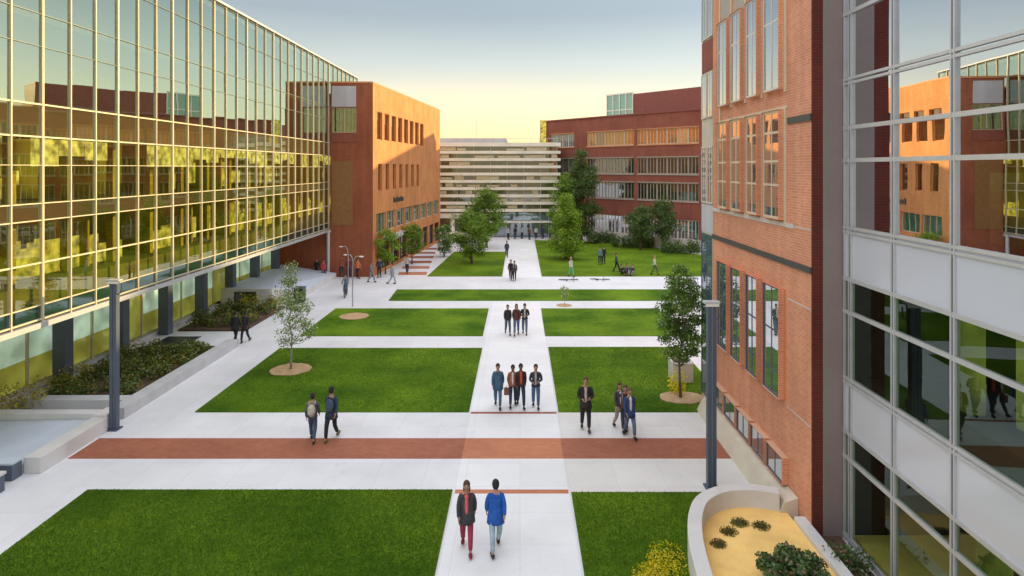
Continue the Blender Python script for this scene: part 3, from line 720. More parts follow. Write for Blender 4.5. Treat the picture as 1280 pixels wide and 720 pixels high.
# plinth ledge along the foot of the wall
b = MB()
v = [(7.05, 17.6, 0), (7.652, 17.6, 0), (7.652, 17.6, .62), (7.30, 17.6, .5)]
w = [(7.05, 25.6, 0), (7.652, 25.6, 0), (7.652, 25.6, .62), (7.30, 25.6, .5)]
b.add(v+w, [(0, 1, 2, 3), (7, 6, 5, 4), (0, 3, 7, 4), (3, 2, 6, 7), (1, 5, 6, 2), (0, 4, 5, 1)]); b.build('plinth', M['cream'], BR)

# ------------------------------------------------------------------ glass office building, near right
GR = thing('glass_building', 'office building with big dark panes and pale spandrels at the right edge', 'building', (8.5, 12, 0))
XG = 8.5
rz = [.15, 2.2, 2.86, 4.26, 5.98, 6.83, 8.16, 9.9, 10.74, 12.0, 13.7, 15.6, 17.6, 19.6, 22]
YS = [2.47, 4.48, 6.49, 8.5, 10.51, 12.52, 14.53, 16.42, 16.76]
for i in range(len(YS)-1):
    ya, yb = YS[i], YS[i+1]
    for r in range(len(rz)-1):
        m = 'spandrel' if (r in (2, 5)) else ('glassRlow' if r < 5 else 'glassR')
        j = [random.uniform(-.003, .003) for _ in range(3)]
        q = [(XG+j[0], ya, rz[r]), (XG+j[2], ya, rz[r+1]), (XG+j[1]+j[2]-j[0], yb, rz[r+1]), (XG+j[1], yb, rz[r])]
        b = MB(); b.quad(*q); b.build('spandrel_panel' if m == 'spandrel' else 'window_pane', M[m], GR)
for y in YS:
    b = MB(); b.box(XG-.05, XG+.05, y-.07, y-.025, 0, 22); b.box(XG-.05, XG+.05, y+.025, y+.07, 0, 22); b.cur = 1; b.box(XG-.04, XG+.04, y-.025, y+.025, 0, 22)
    b.build('mullion', [M['mullgrey'], M['slate']], GR)
for i, z in enumerate(rz):
    b = MB(); w = .05 if i not in (3, 6, 9) else .035
    b.box(XG-.045, XG+.045, YS[0], 16.77, z-w, z+w)
    if i in (3, 6, 9): b.box(XG-.045, XG+.045, YS[0], 16.77, z-.15, z-.085)
    b.build('transom', M['mullgrey'], GR)
b = MB()
for z0, z1 in ((2.9, 4.2), (6.9, 8.1), (12.1, 13.0), (15.9, 17.)): b.box(XG+.25, 17, 2.5, 16.7, z0, z1)
b.build('floor_slab', M['dark'], GR)
MB().box(17, 17.3, 2.5, 16.7, .1, 22).build('back_wall', M['dark'], GR)
MB().box(8.7, 17.2, 16.72, 16.76, 0, 22).build('end_wall', M['dark'], GR)
MB().box(8.55, 17.2, 2.45, 2.5, 0, 22).build('end_wall', M['brickR'], GR)
MB().box(8.55, 17.2, 2.5, 16.7, 22.1, 22.3).build('roof', M['roof'], GR)
b = MB()
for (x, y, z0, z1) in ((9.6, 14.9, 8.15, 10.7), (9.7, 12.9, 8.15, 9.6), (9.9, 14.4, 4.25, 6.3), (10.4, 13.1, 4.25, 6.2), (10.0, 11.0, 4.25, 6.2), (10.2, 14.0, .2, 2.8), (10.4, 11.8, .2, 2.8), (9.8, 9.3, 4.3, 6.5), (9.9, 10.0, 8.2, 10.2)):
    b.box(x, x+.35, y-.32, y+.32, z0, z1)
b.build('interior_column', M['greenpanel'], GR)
MB().box(8.7, 17, 2.5, 16.7, .05, .12).build('interior_floor', M['sand'], GR)
b = MB()
for i in range(6):
    for j in range(3): b.box(9.5+j*2.2, 10.4+j*2.2, 3.6+i*2.1, 3.8+i*2.1, 6.78, 6.82)
b.build('ceiling_light', M['yellowlow'], GR)

# ------------------------------------------------------------------ curved planter, kerb and beds by the right buildings
pts_o = []; 
ctrl = [(7.28, 18.0), (6.5, 18.22), (5.6, 18.1), (4.85, 17.55), (4.4, 16.7), (4.1, 15.6), (3.93, 14.4), (3.85, 13.2), (3.85, 11.5), (3.9, 9)]
def smoothline(c, n=6):
    out = []
    for i in range(len(c)-1):
        p_1 = Vector(c[max(i-1, 0)]); a = Vector(c[i]); b_ = Vector(c[i+1]); p2 = Vector(c[min(i+2, len(c)-1)])
        for k in range(n):
            t = k/n; out.append(.5*((2*a)+(-p_1+b_)*t+(2*p_1-5*a+4*b_-p2)*t*t+(-p_1+3*a-3*b_+p2)*t**3))
    out.append(Vector(c[-1])); return out
ln = smoothline(ctrl); b = MB(); W = .36; H1 = .72; n = len(ln)
ins = []
for i, p in enumerate(ln):
    t = (ln[min(i+1, n-1)]-ln[max(i-1, 0)]).normalized(); nrm = Vector((-t.y, t.x)); q = p+nrm*W; ins.append(q)
base_i = len(b.v)
for p, q in zip(ln, ins):
    b.v += [(p.x, p.y, 0), (p.x, p.y, H1), (q.x, q.y, H1), (q.x, q.y, 0)]
for i in range(n-1):
    for k in range(3):
        b.f.append((i*4+k, (i+1)*4+k, (i+1)*4+k+1, i*4+k+1)); b.m.append(0)
b.f.append((0, 1, 2, 3)); b.m.append(0)
tag(b.build('planter_wall', M['wall_white'], bevel=.02), 'curved white concrete planter wall at the foot of the salmon brick building', 'planter')
b = MB(); b.prism([(q.x, q.y) for q in ins[::-1]][::-1]+[(7.35, 9), (7.35, 17.6)], -.02, .22)
tag(b.build('planter_soil', M['sand']), 'yellow sandy soil inside the curved planter', 'soil', kind='structure')
ring = MB(); ring.box(7.36, 7.66, 4, 17.2, 0, .34)
tag(ring.build('kerb', M['wall_white'], bevel=.01), 'straight pale kerb between sandy planter and office glass', 'kerb', kind='structure')
b = MB(); b.box(7.67, 8.38, 4, 16.74, -.02, .07)
tag(b.build('planting_bed', M['soil']), 'narrow dark soil strip under the office glass', 'planting bed', kind='structure')

# ------------------------------------------------------------------ left beds, low walls, steps, terrace
b = MB(); b.box(-20.3, -15.9, 26.2, 34.5, -.02, .12); tag(b.build('planting_bed', M['soil']), 'near left soil bed behind the first lamp post', 'planting bed', kind='structure')
b = MB(); b.box(-20.3, -16.3, 38.0, 44.4, -.02, .12); tag(b.build('planting_bed', M['soil']), 'farther left soil bed in front of the raised terrace', 'planting bed', kind='structure')
b = MB(); b.box(-15.88, -15.3, 24.75, 34.7, 0, .42); b.box(-20.4, -15.89, 25.6, 26.18, 0, .418)
tag(b.build('bed_wall', M['wall_conc'], bevel=.015), 'low pale concrete edging wall of the near left bed', 'wall')
b = MB(); b.box(-15.75, -15.2, 20.3, 23.6, 0, .52); b.box(-24, -15.76, 23.95, 24.4, 0, .5); b.box(-15.74, -15.25, 23.61, 24.4, 0, .6)
tag(b.build('retaining_wall', M['wall_white'], bevel=.015), 'white low wall around the pale steps at left edge', 'wall')
b = MB()
for k in range(9):
    x = -15.77-k*1.0; b.box(x-.97, x, 20.3, 23.93, 0, .30-.012*k)
tag(b.build('stone_steps', M['stair'], bevel=.01), 'pale blue stone slabs inside the white low wall at left edge', 'steps')
b = MB(); b.box(-18.2, -15.72, 19.8, 20.2, 0, .5); b.cur = 1; b.box(-18.22, -15.70, 19.78, 20.22, .502, .56)
tag(b.build('stone_bench', [M['slatecol'], M['stair']]), 'slate block bench at the end of the white low wall', 'bench')
b = MB(); b.box(-18.5, -15.5, 18.75, 19.25, 0, .5); b.cur = 1; b.box(-18.52, -15.47, 18.72, 19.28, .502, .58)
tag(b.build('stone_bench', [M['slatecol'], M['wall_white']]), 'white topped block bench nearest to the viewer at left edge', 'bench')
# raised terrace with basement window
TR = thing('raised_terrace', 'raised concrete terrace with a basement window under the glass building', 'terrace', (-19, 45, 0))
b = MB(); facade(b, (-21.04, 45.0), (1, 0), 3.6, 0, 1.2, [(.9, 2.5, .15, 1.0)], .2, -1)
b.quad((-17.44, 45, 0), (-16.2, 48.5, 0), (-16.2, 48.5, .45), (-17.44, 45, 1.2)); b.quad((-16.2, 48.5, 0), (-16.2, 56.4, 0), (-16.2, 56.4, .45), (-16.2, 48.5, .45))
b.build('front_wall', M['wall_white'], TR)
b = MB(); b.add([(-21.04, 45, 1.2), (-17.44, 45, 1.2), (-16.2, 48.5, .45), (-16.2, 56.4, .45), (-21.04, 56.4, 1.2)], [(0, 1, 4), (1, 2, 3, 4)]); b.build('terrace_floor', M['stair'], TR)
window(TR, (-21.04, 45.0), (1, 0), .9, 2.5, .15, 1.0, M['glassF'], M['slate'], .1, -1, 1)
b = MB(); b.box(-20.2, -18.3, 35.0, 36.8, .0, .02); tag(b.build('door_mat', M['black']), 'dark mat on the pale paving outside the left storefront', 'mat')

# ------------------------------------------------------------------ plants
def leaves(b, c, r, n, size, rnd, flat=.0, shell=.55):
    """n small leaf quads in an ellipsoid, denser towards its skin"""
    for _ in range(n):
        d = Vector((rnd.gauss(0, 1), rnd.gauss(0, 1), rnd.gauss(0, 1))).normalized()
        rr = (shell+(1-shell)*rnd.random()) if rnd.random() < .75 else rnd.random()
        p = Vector((c[0]+d.x*r[0]*rr, c[1]+d.y*r[1]*rr, c[2]+d.z*r[2]*rr))
        nn = (d*.6+Vector((rnd.gauss(0, .6), rnd.gauss(0, .6), rnd.gauss(0, .6)+.35))).normalized()
        a = nn.orthogonal().normalized(); a.rotate(Quaternion(nn, rnd.uniform(0, 2*PI))); w = nn.cross(a)
        s = size*rnd.uniform(.6, 1.3)
        i = len(b.v); b.v += [tuple(p-a*s*.5), tuple(p+w*s*.32), tuple(p+a*s*.55), tuple(p-w*s*.32)]
        b.f.append((i, i+1, i+2, i+3)); b.m.append(b.cur)
def tree(name, label, x, y, h, r, base, lmat, bmat='bark', clumps=26, per=260, size=.13, shape='round', seed=1, group=None, tr=.07, gap=.0):
    rnd = random.Random(seed); t = lthing(name, label, 'tree', (x, y, 0), 0, group)
    b = MB(); bend = [(rnd.uniform(-.04, .04)*h*k/5, rnd.uniform(-.04, .04)*h*k/5, h*.86*k/5) for k in range(6)]
    b.tube(bend, [tr*(1.35 if k == 0 else 1-.15*k) for k in range(6)], 9)
    cl = []
    for k in range(clumps):
        f = (k+.5)/clumps; z = base+(h-base)*f
        if shape == 'cone': rad = r*(1-f)**.75*(1.15 if f > .12 else .8)
        elif shape == 'round': rad = r*math.sqrt(max(.05, 1-(2*f-1)**2))
        else: rad = r*(math.sin(PI*min(1, f*.9+.12)))**.7
        for _ in range(3 if rad > r*.4 else 2):
            an = rnd.uniform(0, 2*PI); q = rad*rnd.uniform(.35, .95)
            c = (math.cos(an)*q, math.sin(an)*q, z+rnd.uniform(-.08, .08)*h)
            cl.append((c, rad))
    for i, (c, rad) in enumerate(cl):
        if i % 2 == 0:
            zb = max(base*.75, c[2]-.35*abs(math.hypot(c[0], c[1]))-.15*h*.5); k = min(4, max(0, int(zb/(h*.86)*5)))
            st = Vector(bend[k]).lerp(Vector(bend[k+1]), .5); md = st.lerp(Vector(c), .55)+Vector((0, 0, -.04*h))
            b.tube([st, md, c], [tr*.42, tr*.26, tr*.1], 5)
    b.build('trunk', M[bmat], t, smooth=True)
    cr = MB()
    for (c, rad) in cl:
        s = r*rnd.uniform(.26, .44)*(1-gap)
        leaves(cr, c, (s*1.15, s*1.15, s*.8), int(per/3*rnd.uniform(.6, 1.3)), size, rnd, shell=.5)
    cr.build('crown', M[lmat], t)
    return t
tree('young_tree', 'young tree with pale flowers on the left lawn in a mulch ring', -11.0, 30.7, 4.75, 1.1, 1.5, 'leafpale', 'barkpale', 20, 210, .095, 'cone', 5, tr=.05, gap=.12)
tree('young_tree', 'leafy dark tree beside the right lamp post', 6.75, 26.9, 5.25, 1.0, 1.9, 'leafsilver', 'bark', 22, 520, .11, 'oval', 8, tr=.055, gap=.0)
tree('round_tree', 'front round tree on the far left lawn', -4.9, 65, 5.1, 1.95, 1.0, 'leafgreen', 'bark', 22, 560, .16, 'round', 2, tr=.12)
tree('round_tree', 'taller round tree behind the front one left of the far path', -4.1, 78, 6.9, 2.3, 1.6, 'leafgreen', 'bark', 22, 560, .2, 'round', 3, tr=.14)
tree('conical_tree', 'bright green conical tree right of the far path', 4.9, 68, 6.4, 2.15, .9, 'leafbright', 'bark', 24, 700, .17, 'cone', 4, tr=.13)
tree('dense_tree', 'tall dark green tree behind the bright conical tree', 8.0, 84, 11.0, 2.5, 1.2, 'leafdark', 'bark', 26, 800, .22, 'oval', 6, tr=.2)
tree('dense_tree', 'mid green tree between dark tree and louvred building', 5.6, 82, 8.3, 1.8, 1.5, 'leafgreen', 'bark', 20, 420, .22, 'oval', 16, tr=.15)
tree('small_tree', 'left of two dark small trees by the red curved building', 14.2, 75.5, 5.0, 1.9, 1.4, 'leafdark', 'bark', 18, 420, .19, 'round', 7, tr=.1, group=None)
tree('small_tree', 'right of two dark small trees by the red curved building', 17.2, 76.5, 5.6, 1.9, 1.5, 'leafdark', 'bark', 18, 420, .19, 'round', 9, tr=.1)
tree('small_tree', 'loose yellow green tree in front of the orange brick building', -12.3, 58.5, 3.9, 1.5, 1.2, 'leafbright', 'bark', 18, 260, .15, 'round', 10, tr=.06, gap=.1)
tree('small_tree', 'second loose green tree farther along the orange brick building', -10.9, 64.5, 4.0, 1.3, 1.3, 'leafgreen', 'bark', 16, 220, .16, 'round', 11, tr=.06, gap=.1)
tree('sapling', 'tiny sapling on the long thin lawn right of the path', 3.15, 45.2, 1.35, .33, .55, 'leafpale', 'barkpale', 7, 50, .09, 'round', 12, tr=.018)
tree('small_tree', 'grey leafed shrub tree at the left end of the striped walk', -8.3, 70, 3.4, 1.2, .5, 'leafsilver', 'bark', 14, 260, .16, 'round', 13, tr=.07)

def shrub_bed(name, label, rects, h, m, n, size, seed, z0=.1, rise=None):
    rnd = random.Random(seed); b = MB()
    for (x0, x1, y0, y1) in rects:
        area = (x1-x0)*(y1-y0); k = max(1, int(area*3.2))
        for _ in range(k):
            x, y = rnd.uniform(x0, x1), rnd.uniform(y0, y1); s = rnd.uniform(.28, .5); hh = h*rnd.uniform(.55, 1.15)
            leaves(b, (x, y, z0+hh*.45), (s, s, hh*.55), n, size, rnd, shell=.65)
    return tag(b.build(name, M[m]), label, 'shrubs', kind='stuff')
shrub_bed('shrubs', 'dense low shrubs filling the near left bed', [(-19.9, -16.1, 26.6, 34.2)], .62, 'leafbed', 150, .11, 21)
shrub_bed('shrubs', 'dense low shrubs filling the farther left bed', [(-20, -16.6, 38.4, 44.0)], .85, 'leafbed', 120, .12, 22)
shrub_bed('yellow_shrubs', 'yellow foliage at the back of the farther left bed', [(-19.2, -16.6, 42.6, 44.7)], 1.25, 'leafyellow', 60, .11, 23)
shrub_bed('yellow_shrubs', 'yellow foliage at the left edge behind the steps', [(-21, -18.7, 24.6, 26.0)], 1.1, 'leafyellow', 90, .10, 24)
shrub_bed('yellow_shrubs', 'yellow foliage along the left storefront', [(-20.5, -19.9, 27.5, 34)], .7, 'leafyellow', 80, .10, 28)
shrub_bed('hedge', 'dark hedge in front of the pale terrace wall at far right', [(8.6, 12.2, 81.5, 84.0), (11.5, 16.2, 77.0, 79.8), (16, 20.5, 71.5, 74.0), (20, 25, 67.2, 69.8)], 1.5, 'leafdark', 90, .2, 25)
shrub_bed('shrubs', 'dark low shrubs in the strip under the office glass', [(7.8, 8.3, 13.6, 16.4), (7.8, 8.3, 9.5, 13)], .5, 'leafbush', 130, .09, 26, .06)
shrub_bed('yellow_groundcover', 'yellow ground cover on the front lawn against the curved planter', [(3.45, 3.95, 13.2, 16.6), (3.0, 3.8, 12.0, 15.4), (3.2, 3.9, 12.0, 16.), (2.8, 3.7, 12., 15.2)], .30, 'leafgold', 330, .05, 27, 0)
shrub_bed('yellow_shrubs', 'yellow foliage behind the leafy tree beside the right lamp post', [(6.3, 7.2, 27.3, 28.3)], 1.5, 'leafgold', 200, .10, 29, 0)
def bush(name, label, cx, cy, z, r, h, n, size, m, seed):
    rnd = random.Random(seed); t = lthing(name, label, 'bush', (cx, cy, z))
    st = MB()
    for k in range(7):
        a = 2*PI*k/7; st.tube([(0, 0, -.05), (math.cos(a)*r*.3, math.sin(a)*r*.3, h*.4), (math.cos(a)*r*.6, math.sin(a)*r*.6, h*.75)], [.03, .02, .01], 5)
    st.build('stem', M['bark'], t)
    b = MB()
    for k in range(30):
        a = rnd.uniform(0, 2*PI); q = r*math.sqrt(rnd.random())*.85; zz = h*(.35+.5*rnd.random()*(1-(q/r)**2))
        leaves(b, (math.cos(a)*q, math.sin(a)*q, zz), (r*.27, r*.27, h*.2), n, size, rnd, shell=.5)
    b.build('foliage', M[m], t); return t
bush('bush', 'big leafy bush with reddish tips in the curved planter', 6.15, 14.3, .22, .95, .85, 170, .105, 'leafbush', 31)
for i, (x, y, s, lab) in enumerate(((4.99, 16.1, .22, 'lowest of four small green tufts in the sandy planter'), (5.43, 16.65, .26, 'left of the upper three green tufts in the sandy planter'), (5.85, 17.05, .27, 'middle of the upper three green tufts in the sandy planter'), (6.36, 16.9, .25, 'right of the upper three green tufts in the sandy planter'))):
    rnd = random.Random(60+i); b = MB(); leaves(b, (0, 0, .03), (s, s*.9, .09), 800, .045, rnd, shell=.2)
    tag(b.build('grass_tuft', M['leaftuft'], None, (0, 0, 0)), lab, 'plant', 'green tufts in the sandy planter').location = (x, y, .22)

# ------------------------------------------------------------------ street furniture
def tall_lamp(x, y, h, label, group='tall slate lamp posts'):
    t = lthing('lamp_post', label, 'lamp post', (x, y, 0), 0, group)
    MB().box(-.2, .2, -.2, .2, 0, .05).build('base_plate', M['slate'], t)
    b = MB(); b.box(-.13, -.012, -.11, .11, .05, h); b.box(.012, .13, -.11, .11, .05, h); b.cur = 1; b.box(-.012, .012, -.08, .08, .05, h-.05)
    b.build('post', [M['slate'], M['stair']], t, bevel=.008)
    b = MB(); b.box(-.24, .24, -.13, .13, h+.003, h+.07); b.build('lamp_head', M['mullgrey'], t, bevel=.01)
    b = MB(); b.box(-.2, .2, -.12, -.112, h-.08, h); b.build('diffuser', M['lampwhite'], t)
    b = MB(); b.tube([(.13, 0, h-.5), (.26, 0, h-.42), (.28, 0, h-.08)], .02, 6); b.build('bracket', M['slate'], t)
    return t
tall_lamp(-15.05, 23.75, 5.5, 'tall slate lamp post at the left end of the brick band')
tall_lamp(5.8, 19.4, 5.6, 'tall slate lamp post beside the curved planter')
def slim_lamp(x, y, h, rz, label):
    t = lthing('street_lamp', label, 'street lamp', (x, y, 0), rz, 'slim curved street lamps')
    b = MB(); b.tube([(0, 0, 0), (0, 0, h*.7), (.05, 0, h*.9), (.22, 0, h), (.5, 0, h+.02)], [.045, .035, .03, .025, .02], 8); b.build('post', M['steel'], t, smooth=True)
    b = MB(); b.ell((.62, 0, h-.02), (.18, .1, .06)); b.build('lamp_head', M['lampwhite'], t, smooth=True)
    return t
slim_lamp(-11.75, 44.9, 3.5, 0, 'slim street lamp at the corner of the lawn with the empty mulch ring')
slim_lamp(-14.9, 55.5, 2.9, PI, 'left of two slim street lamps before the brick wall')
slim_lamp(-13.9, 53.2, 2.5, PI, 'right of two slim street lamps before the brick wall')
t = lthing('trash_bin', 'dark square litter bin near the far slim columns', 'bin', (-17.6, 46.9, 0))
MB().box(-.33, .33, -.33, .33, 0, 1.0).build('body', M['black'], t, bevel=.03); MB().box(-.36, .36, -.36, .36, 1.003, 1.12).build('lid', M['slate'], t, bevel=.03)
t['_o'] = (0, 0, 0); t.location = (-15.9, 46.2, 0)
t = lthing('planter_box', 'white box planter behind the leafy tree at right', 'planter', (7.35, 29.3, 0))
b = MB(); b.box(-.45, .45, -.5, -.42, 0, .9); b.box(-.45, .45, .42, .5, 0, .9); b.box(-.45, -.38, -.42, .42, 0, .9); b.box(.38, .45, -.42, .42, 0, .9); b.build('box', M['wall_white'], t)
MB().box(-.38, .38, -.42, .42, .6, .75).build('soil', M['soil'], t)

def bicycle(x, y, rz, label, lay=0.):
    t = lthing('bicycle', label, 'bicycle', (x, y, 0), rz, 'bicycles in the quad')
    for cx in (-.52, .52):
        b = MB(); n = 20
        b.tube([(cx+math.cos(2*PI*k/n)*.33, 0, .34+math.sin(2*PI*k/n)*.33) for k in range(n+1)], .022, 6); w = b.build('wheel', M['rubber'], t)
        b = MB()
        for k in range(8):
            a = PI*k/8; b.tube([(cx-math.cos(a)*.31, 0, .34-math.sin(a)*.31), (cx+math.cos(a)*.31, 0, .34+math.sin(a)*.31)], .004, 4)
        b.build('spokes', M['steel'], w)
    b = MB()
    for a, c in (((-.52, .34), (-.1, .3)), ((-.52, .34), (-.2, .78)), ((-.1, .3), (-.2, .82)), ((-.1, .3), (.38, .72)), ((-.2, .78), (.36, .8)), ((.52, .34), (.35, .95))):
        b.tube([(a[0], 0, a[1]), (c[0], 0, c[1])], .018, 6)
    b.build('frame', M['black'], t)
    b = MB(); b.ell((-.22, 0, .88), (.13, .07, .04)); b.build('saddle', M['black'], t)
    b = MB(); b.tube([(.3, -.25, .98), (.35, -.1, .97), (.35, .1, .97), (.3, .25, .98)], .015, 6); b.build('handlebar', M['black'], t)
    return t

# ------------------------------------------------------------------ people
POSES = {}
def pose(kind, ph=1):
    """joint positions; the figure faces -Y"""
    J = dict(pel=(0, 0, .95), sp=(0, 0, 1.14), ch=(0, -.01, 1.33), nk=(0, -.005, 1.49), hb=(0, -.01, 1.57), hd=(0, -.02, 1.655), ht=(0, -.015, 1.72))
    if kind == 'walk':
        J.update(hL=(.09, 0, .9), kL=(.10, -.20*ph, .51), aL=(.10, -.26*ph, .10), tL=(.11, -.40*ph if ph > 0 else -.26*ph-.12, .04),
                 hR=(-.09, 0, .9), kR=(-.10, .03*ph, .49), aR=(-.10, .30*ph, .14), tR=(-.11, .30*ph-.13, .045),
                 sL=(.155, 0, 1.41), eL=(.205, .12*ph, 1.15), wL=(.20, .14*ph-.06, .92), sR=(-.155, 0, 1.41), eR=(-.205, -.09*ph, 1.15), wR=(-.19, -.22*ph-.03, .93))
    elif kind == 'stand':
        J.update(hL=(.09, 0, .9), kL=(.10, -.02, .5), aL=(.11, .02, .09), tL=(.13, -.13, .04), hR=(-.09, 0, .9), kR=(-.11, -.05, .5), aR=(-.10, -.02, .09), tR=(-.13, -.17, .04),
                 sL=(.17, 0, 1.41), eL=(.24, .04, 1.14), wL=(.22, -.09, .92), sR=(-.17, 0, 1.41), eR=(-.24, .04, 1.14), wR=(-.22, -.08, .92))
    elif kind == 'carry':
        J.update(hL=(.09, 0, .9), kL=(.10, -.14, .51), aL=(.10, -.16, .10), tL=(.11, -.29, .04), hR=(-.09, 0, .9), kR=(-.10, .02, .49), aR=(-.10, .22, .13), tR=(-.11, .10, .045),
                 sL=(.17, 0, 1.41), eL=(.24, .0, 1.14), wL=(.11, -.22, 1.12), sR=(-.17, 0, 1.41), eR=(-.24, .02, 1.14), wR=(-.10, -.22, 1.08))
    elif kind == 'sit':
        for k in ('pel', 'sp', 'ch', 'nk', 'hb', 'hd', 'ht'): p = J[k]; J[k] = (p[0], p[1]+.1*(p[2]-.95), p[2]-.80)
        J.update(hL=(.09, -.04, .13), kL=(.2, -.38, .42), aL=(.14, -.62, .09), tL=(.15, -.75, .04), hR=(-.09, -.04, .13), kR=(-.2, -.38, .40), aR=(-.12, -.60, .09), tR=(-.13, -.73, .04),
                 sL=(.17, .05, .61), eL=(.25, -.08, .40), wL=(.17, -.30, .40), sR=(-.17, .05, .61), eR=(-.25, -.08, .4), wR=(-.15, -.3, .38))
    elif kind == 'ride':
        for k in ('pel', 'sp', 'ch', 'nk', 'hb', 'hd', 'ht'): p = J[k]; J[k] = (p[0], p[1]-.45*(p[2]-.95)+.2, p[2]+.02-.12*max(0, p[2]-.95))
        J.update(hL=(.09, .16, .93), kL=(.11, -.2, .72), aL=(.1, .02, .33), tL=(.1, -.12, .27), hR=(-.09, .16, .93), kR=(-.11, -.12, .55), aR=(-.1, .08, .18), tR=(-.1, -.06, .12),
                 sL=(.17, .02, 1.34), eL=(.23, -.2, 1.16), wL=(.22, -.38, 1.03), sR=(-.17, .02, 1.34), eR=(-.23, -.2, 1.16), wR=(-.22, -.38, 1.03))
    return J
def skin(names, radii, J, extra=(), levels=1, root='pel'):
    """continuous surface grown over a chain of joints"""
    idx = {n: i for i, n in enumerate(names)}
    bones = [('pel', 'sp'), ('sp', 'ch'), ('ch', 'nk'), ('nk', 'hb'), ('hb', 'hd'), ('hd', 'ht'), ('pel', 'hL'), ('hL', 'kL'), ('kL', 'aL'), ('aL', 'tL'), ('pel', 'hR'), ('hR', 'kR'), ('kR', 'aR'), ('aR', 'tR'),
             ('ch', 'sL'), ('sL', 'eL'), ('eL', 'wL'), ('wL', 'pL'), ('ch', 'sR'), ('sR', 'eR'), ('eR', 'wR'), ('wR', 'pR')]
    me = bpy.data.meshes.new('tmp'); me.from_pydata([J[n] for n in names], [(idx[a], idx[b]) for a, b in bones if a in idx and b in idx], [])
    o = bpy.data.objects.new('tmp', me); col.objects.link(o)
    md = o.modifiers.new('s', 'SKIN'); md.use_smooth_shade = True; md.branch_smoothing = .3
    if not me.skin_vertices: me.attributes.new
    sv = me.skin_vertices[0].data
    for n in names:
        r = radii[n]; sv[idx[n]].radius = (r, r); sv[idx[n]].use_root = (n == root)
    ss = o.modifiers.new('u', 'SUBSURF'); ss.levels = levels; ss.render_levels = levels
    dg = bpy.context.evaluated_depsgraph_get(); ev = o.evaluated_get(dg); tm = ev.to_mesh()
    vs = [tuple(v.co) for v in tm.vertices]; fs = [tuple(p.vertices) for p in tm.polygons]
    ev.to_mesh_clear(); bpy.data.objects.remove(o); bpy.data.meshes.remove(me)
    return vs, fs
def flatten(vs, J, k=.74, low=.05, hem=None):
    z0, z1 = J['pel'][2]-low, J['nk'][2]; out = []
    for v in vs:
        if z0 < v[2] < z1+.03 and abs(v[0]) < .2:
            f = (v[2]-J['pel'][2])/(J['nk'][2]-J['pel'][2]); yc = J['pel'][1]+(J['nk'][1]-J['pel'][1])*max(0, min(1, f))
            w = min(1, (v[2]-z0)/.08); kk = 1-(1-k)*w; v = (v[0], yc+(v[1]-yc)*kk, v[2])
        if hem is not None and abs(v[0]-J['pel'][0]) < .22 and v[2] < hem: v = (v[0], v[1], hem+(v[0]*.12)**2)
        out.append(v)
    return out
RB = dict(pel=.125, sp=.115, ch=.14, nk=.055, hb=.062, hd=.098, ht=.07, hL=.09, kL=.058, aL=.04, tL=.035, hR=.09, kR=.058, aR=.04, tR=.035,
          sL=.062, eL=.043, wL=.028, pL=.03, sR=.062, eR=.043, wR=.028, pR=.03)
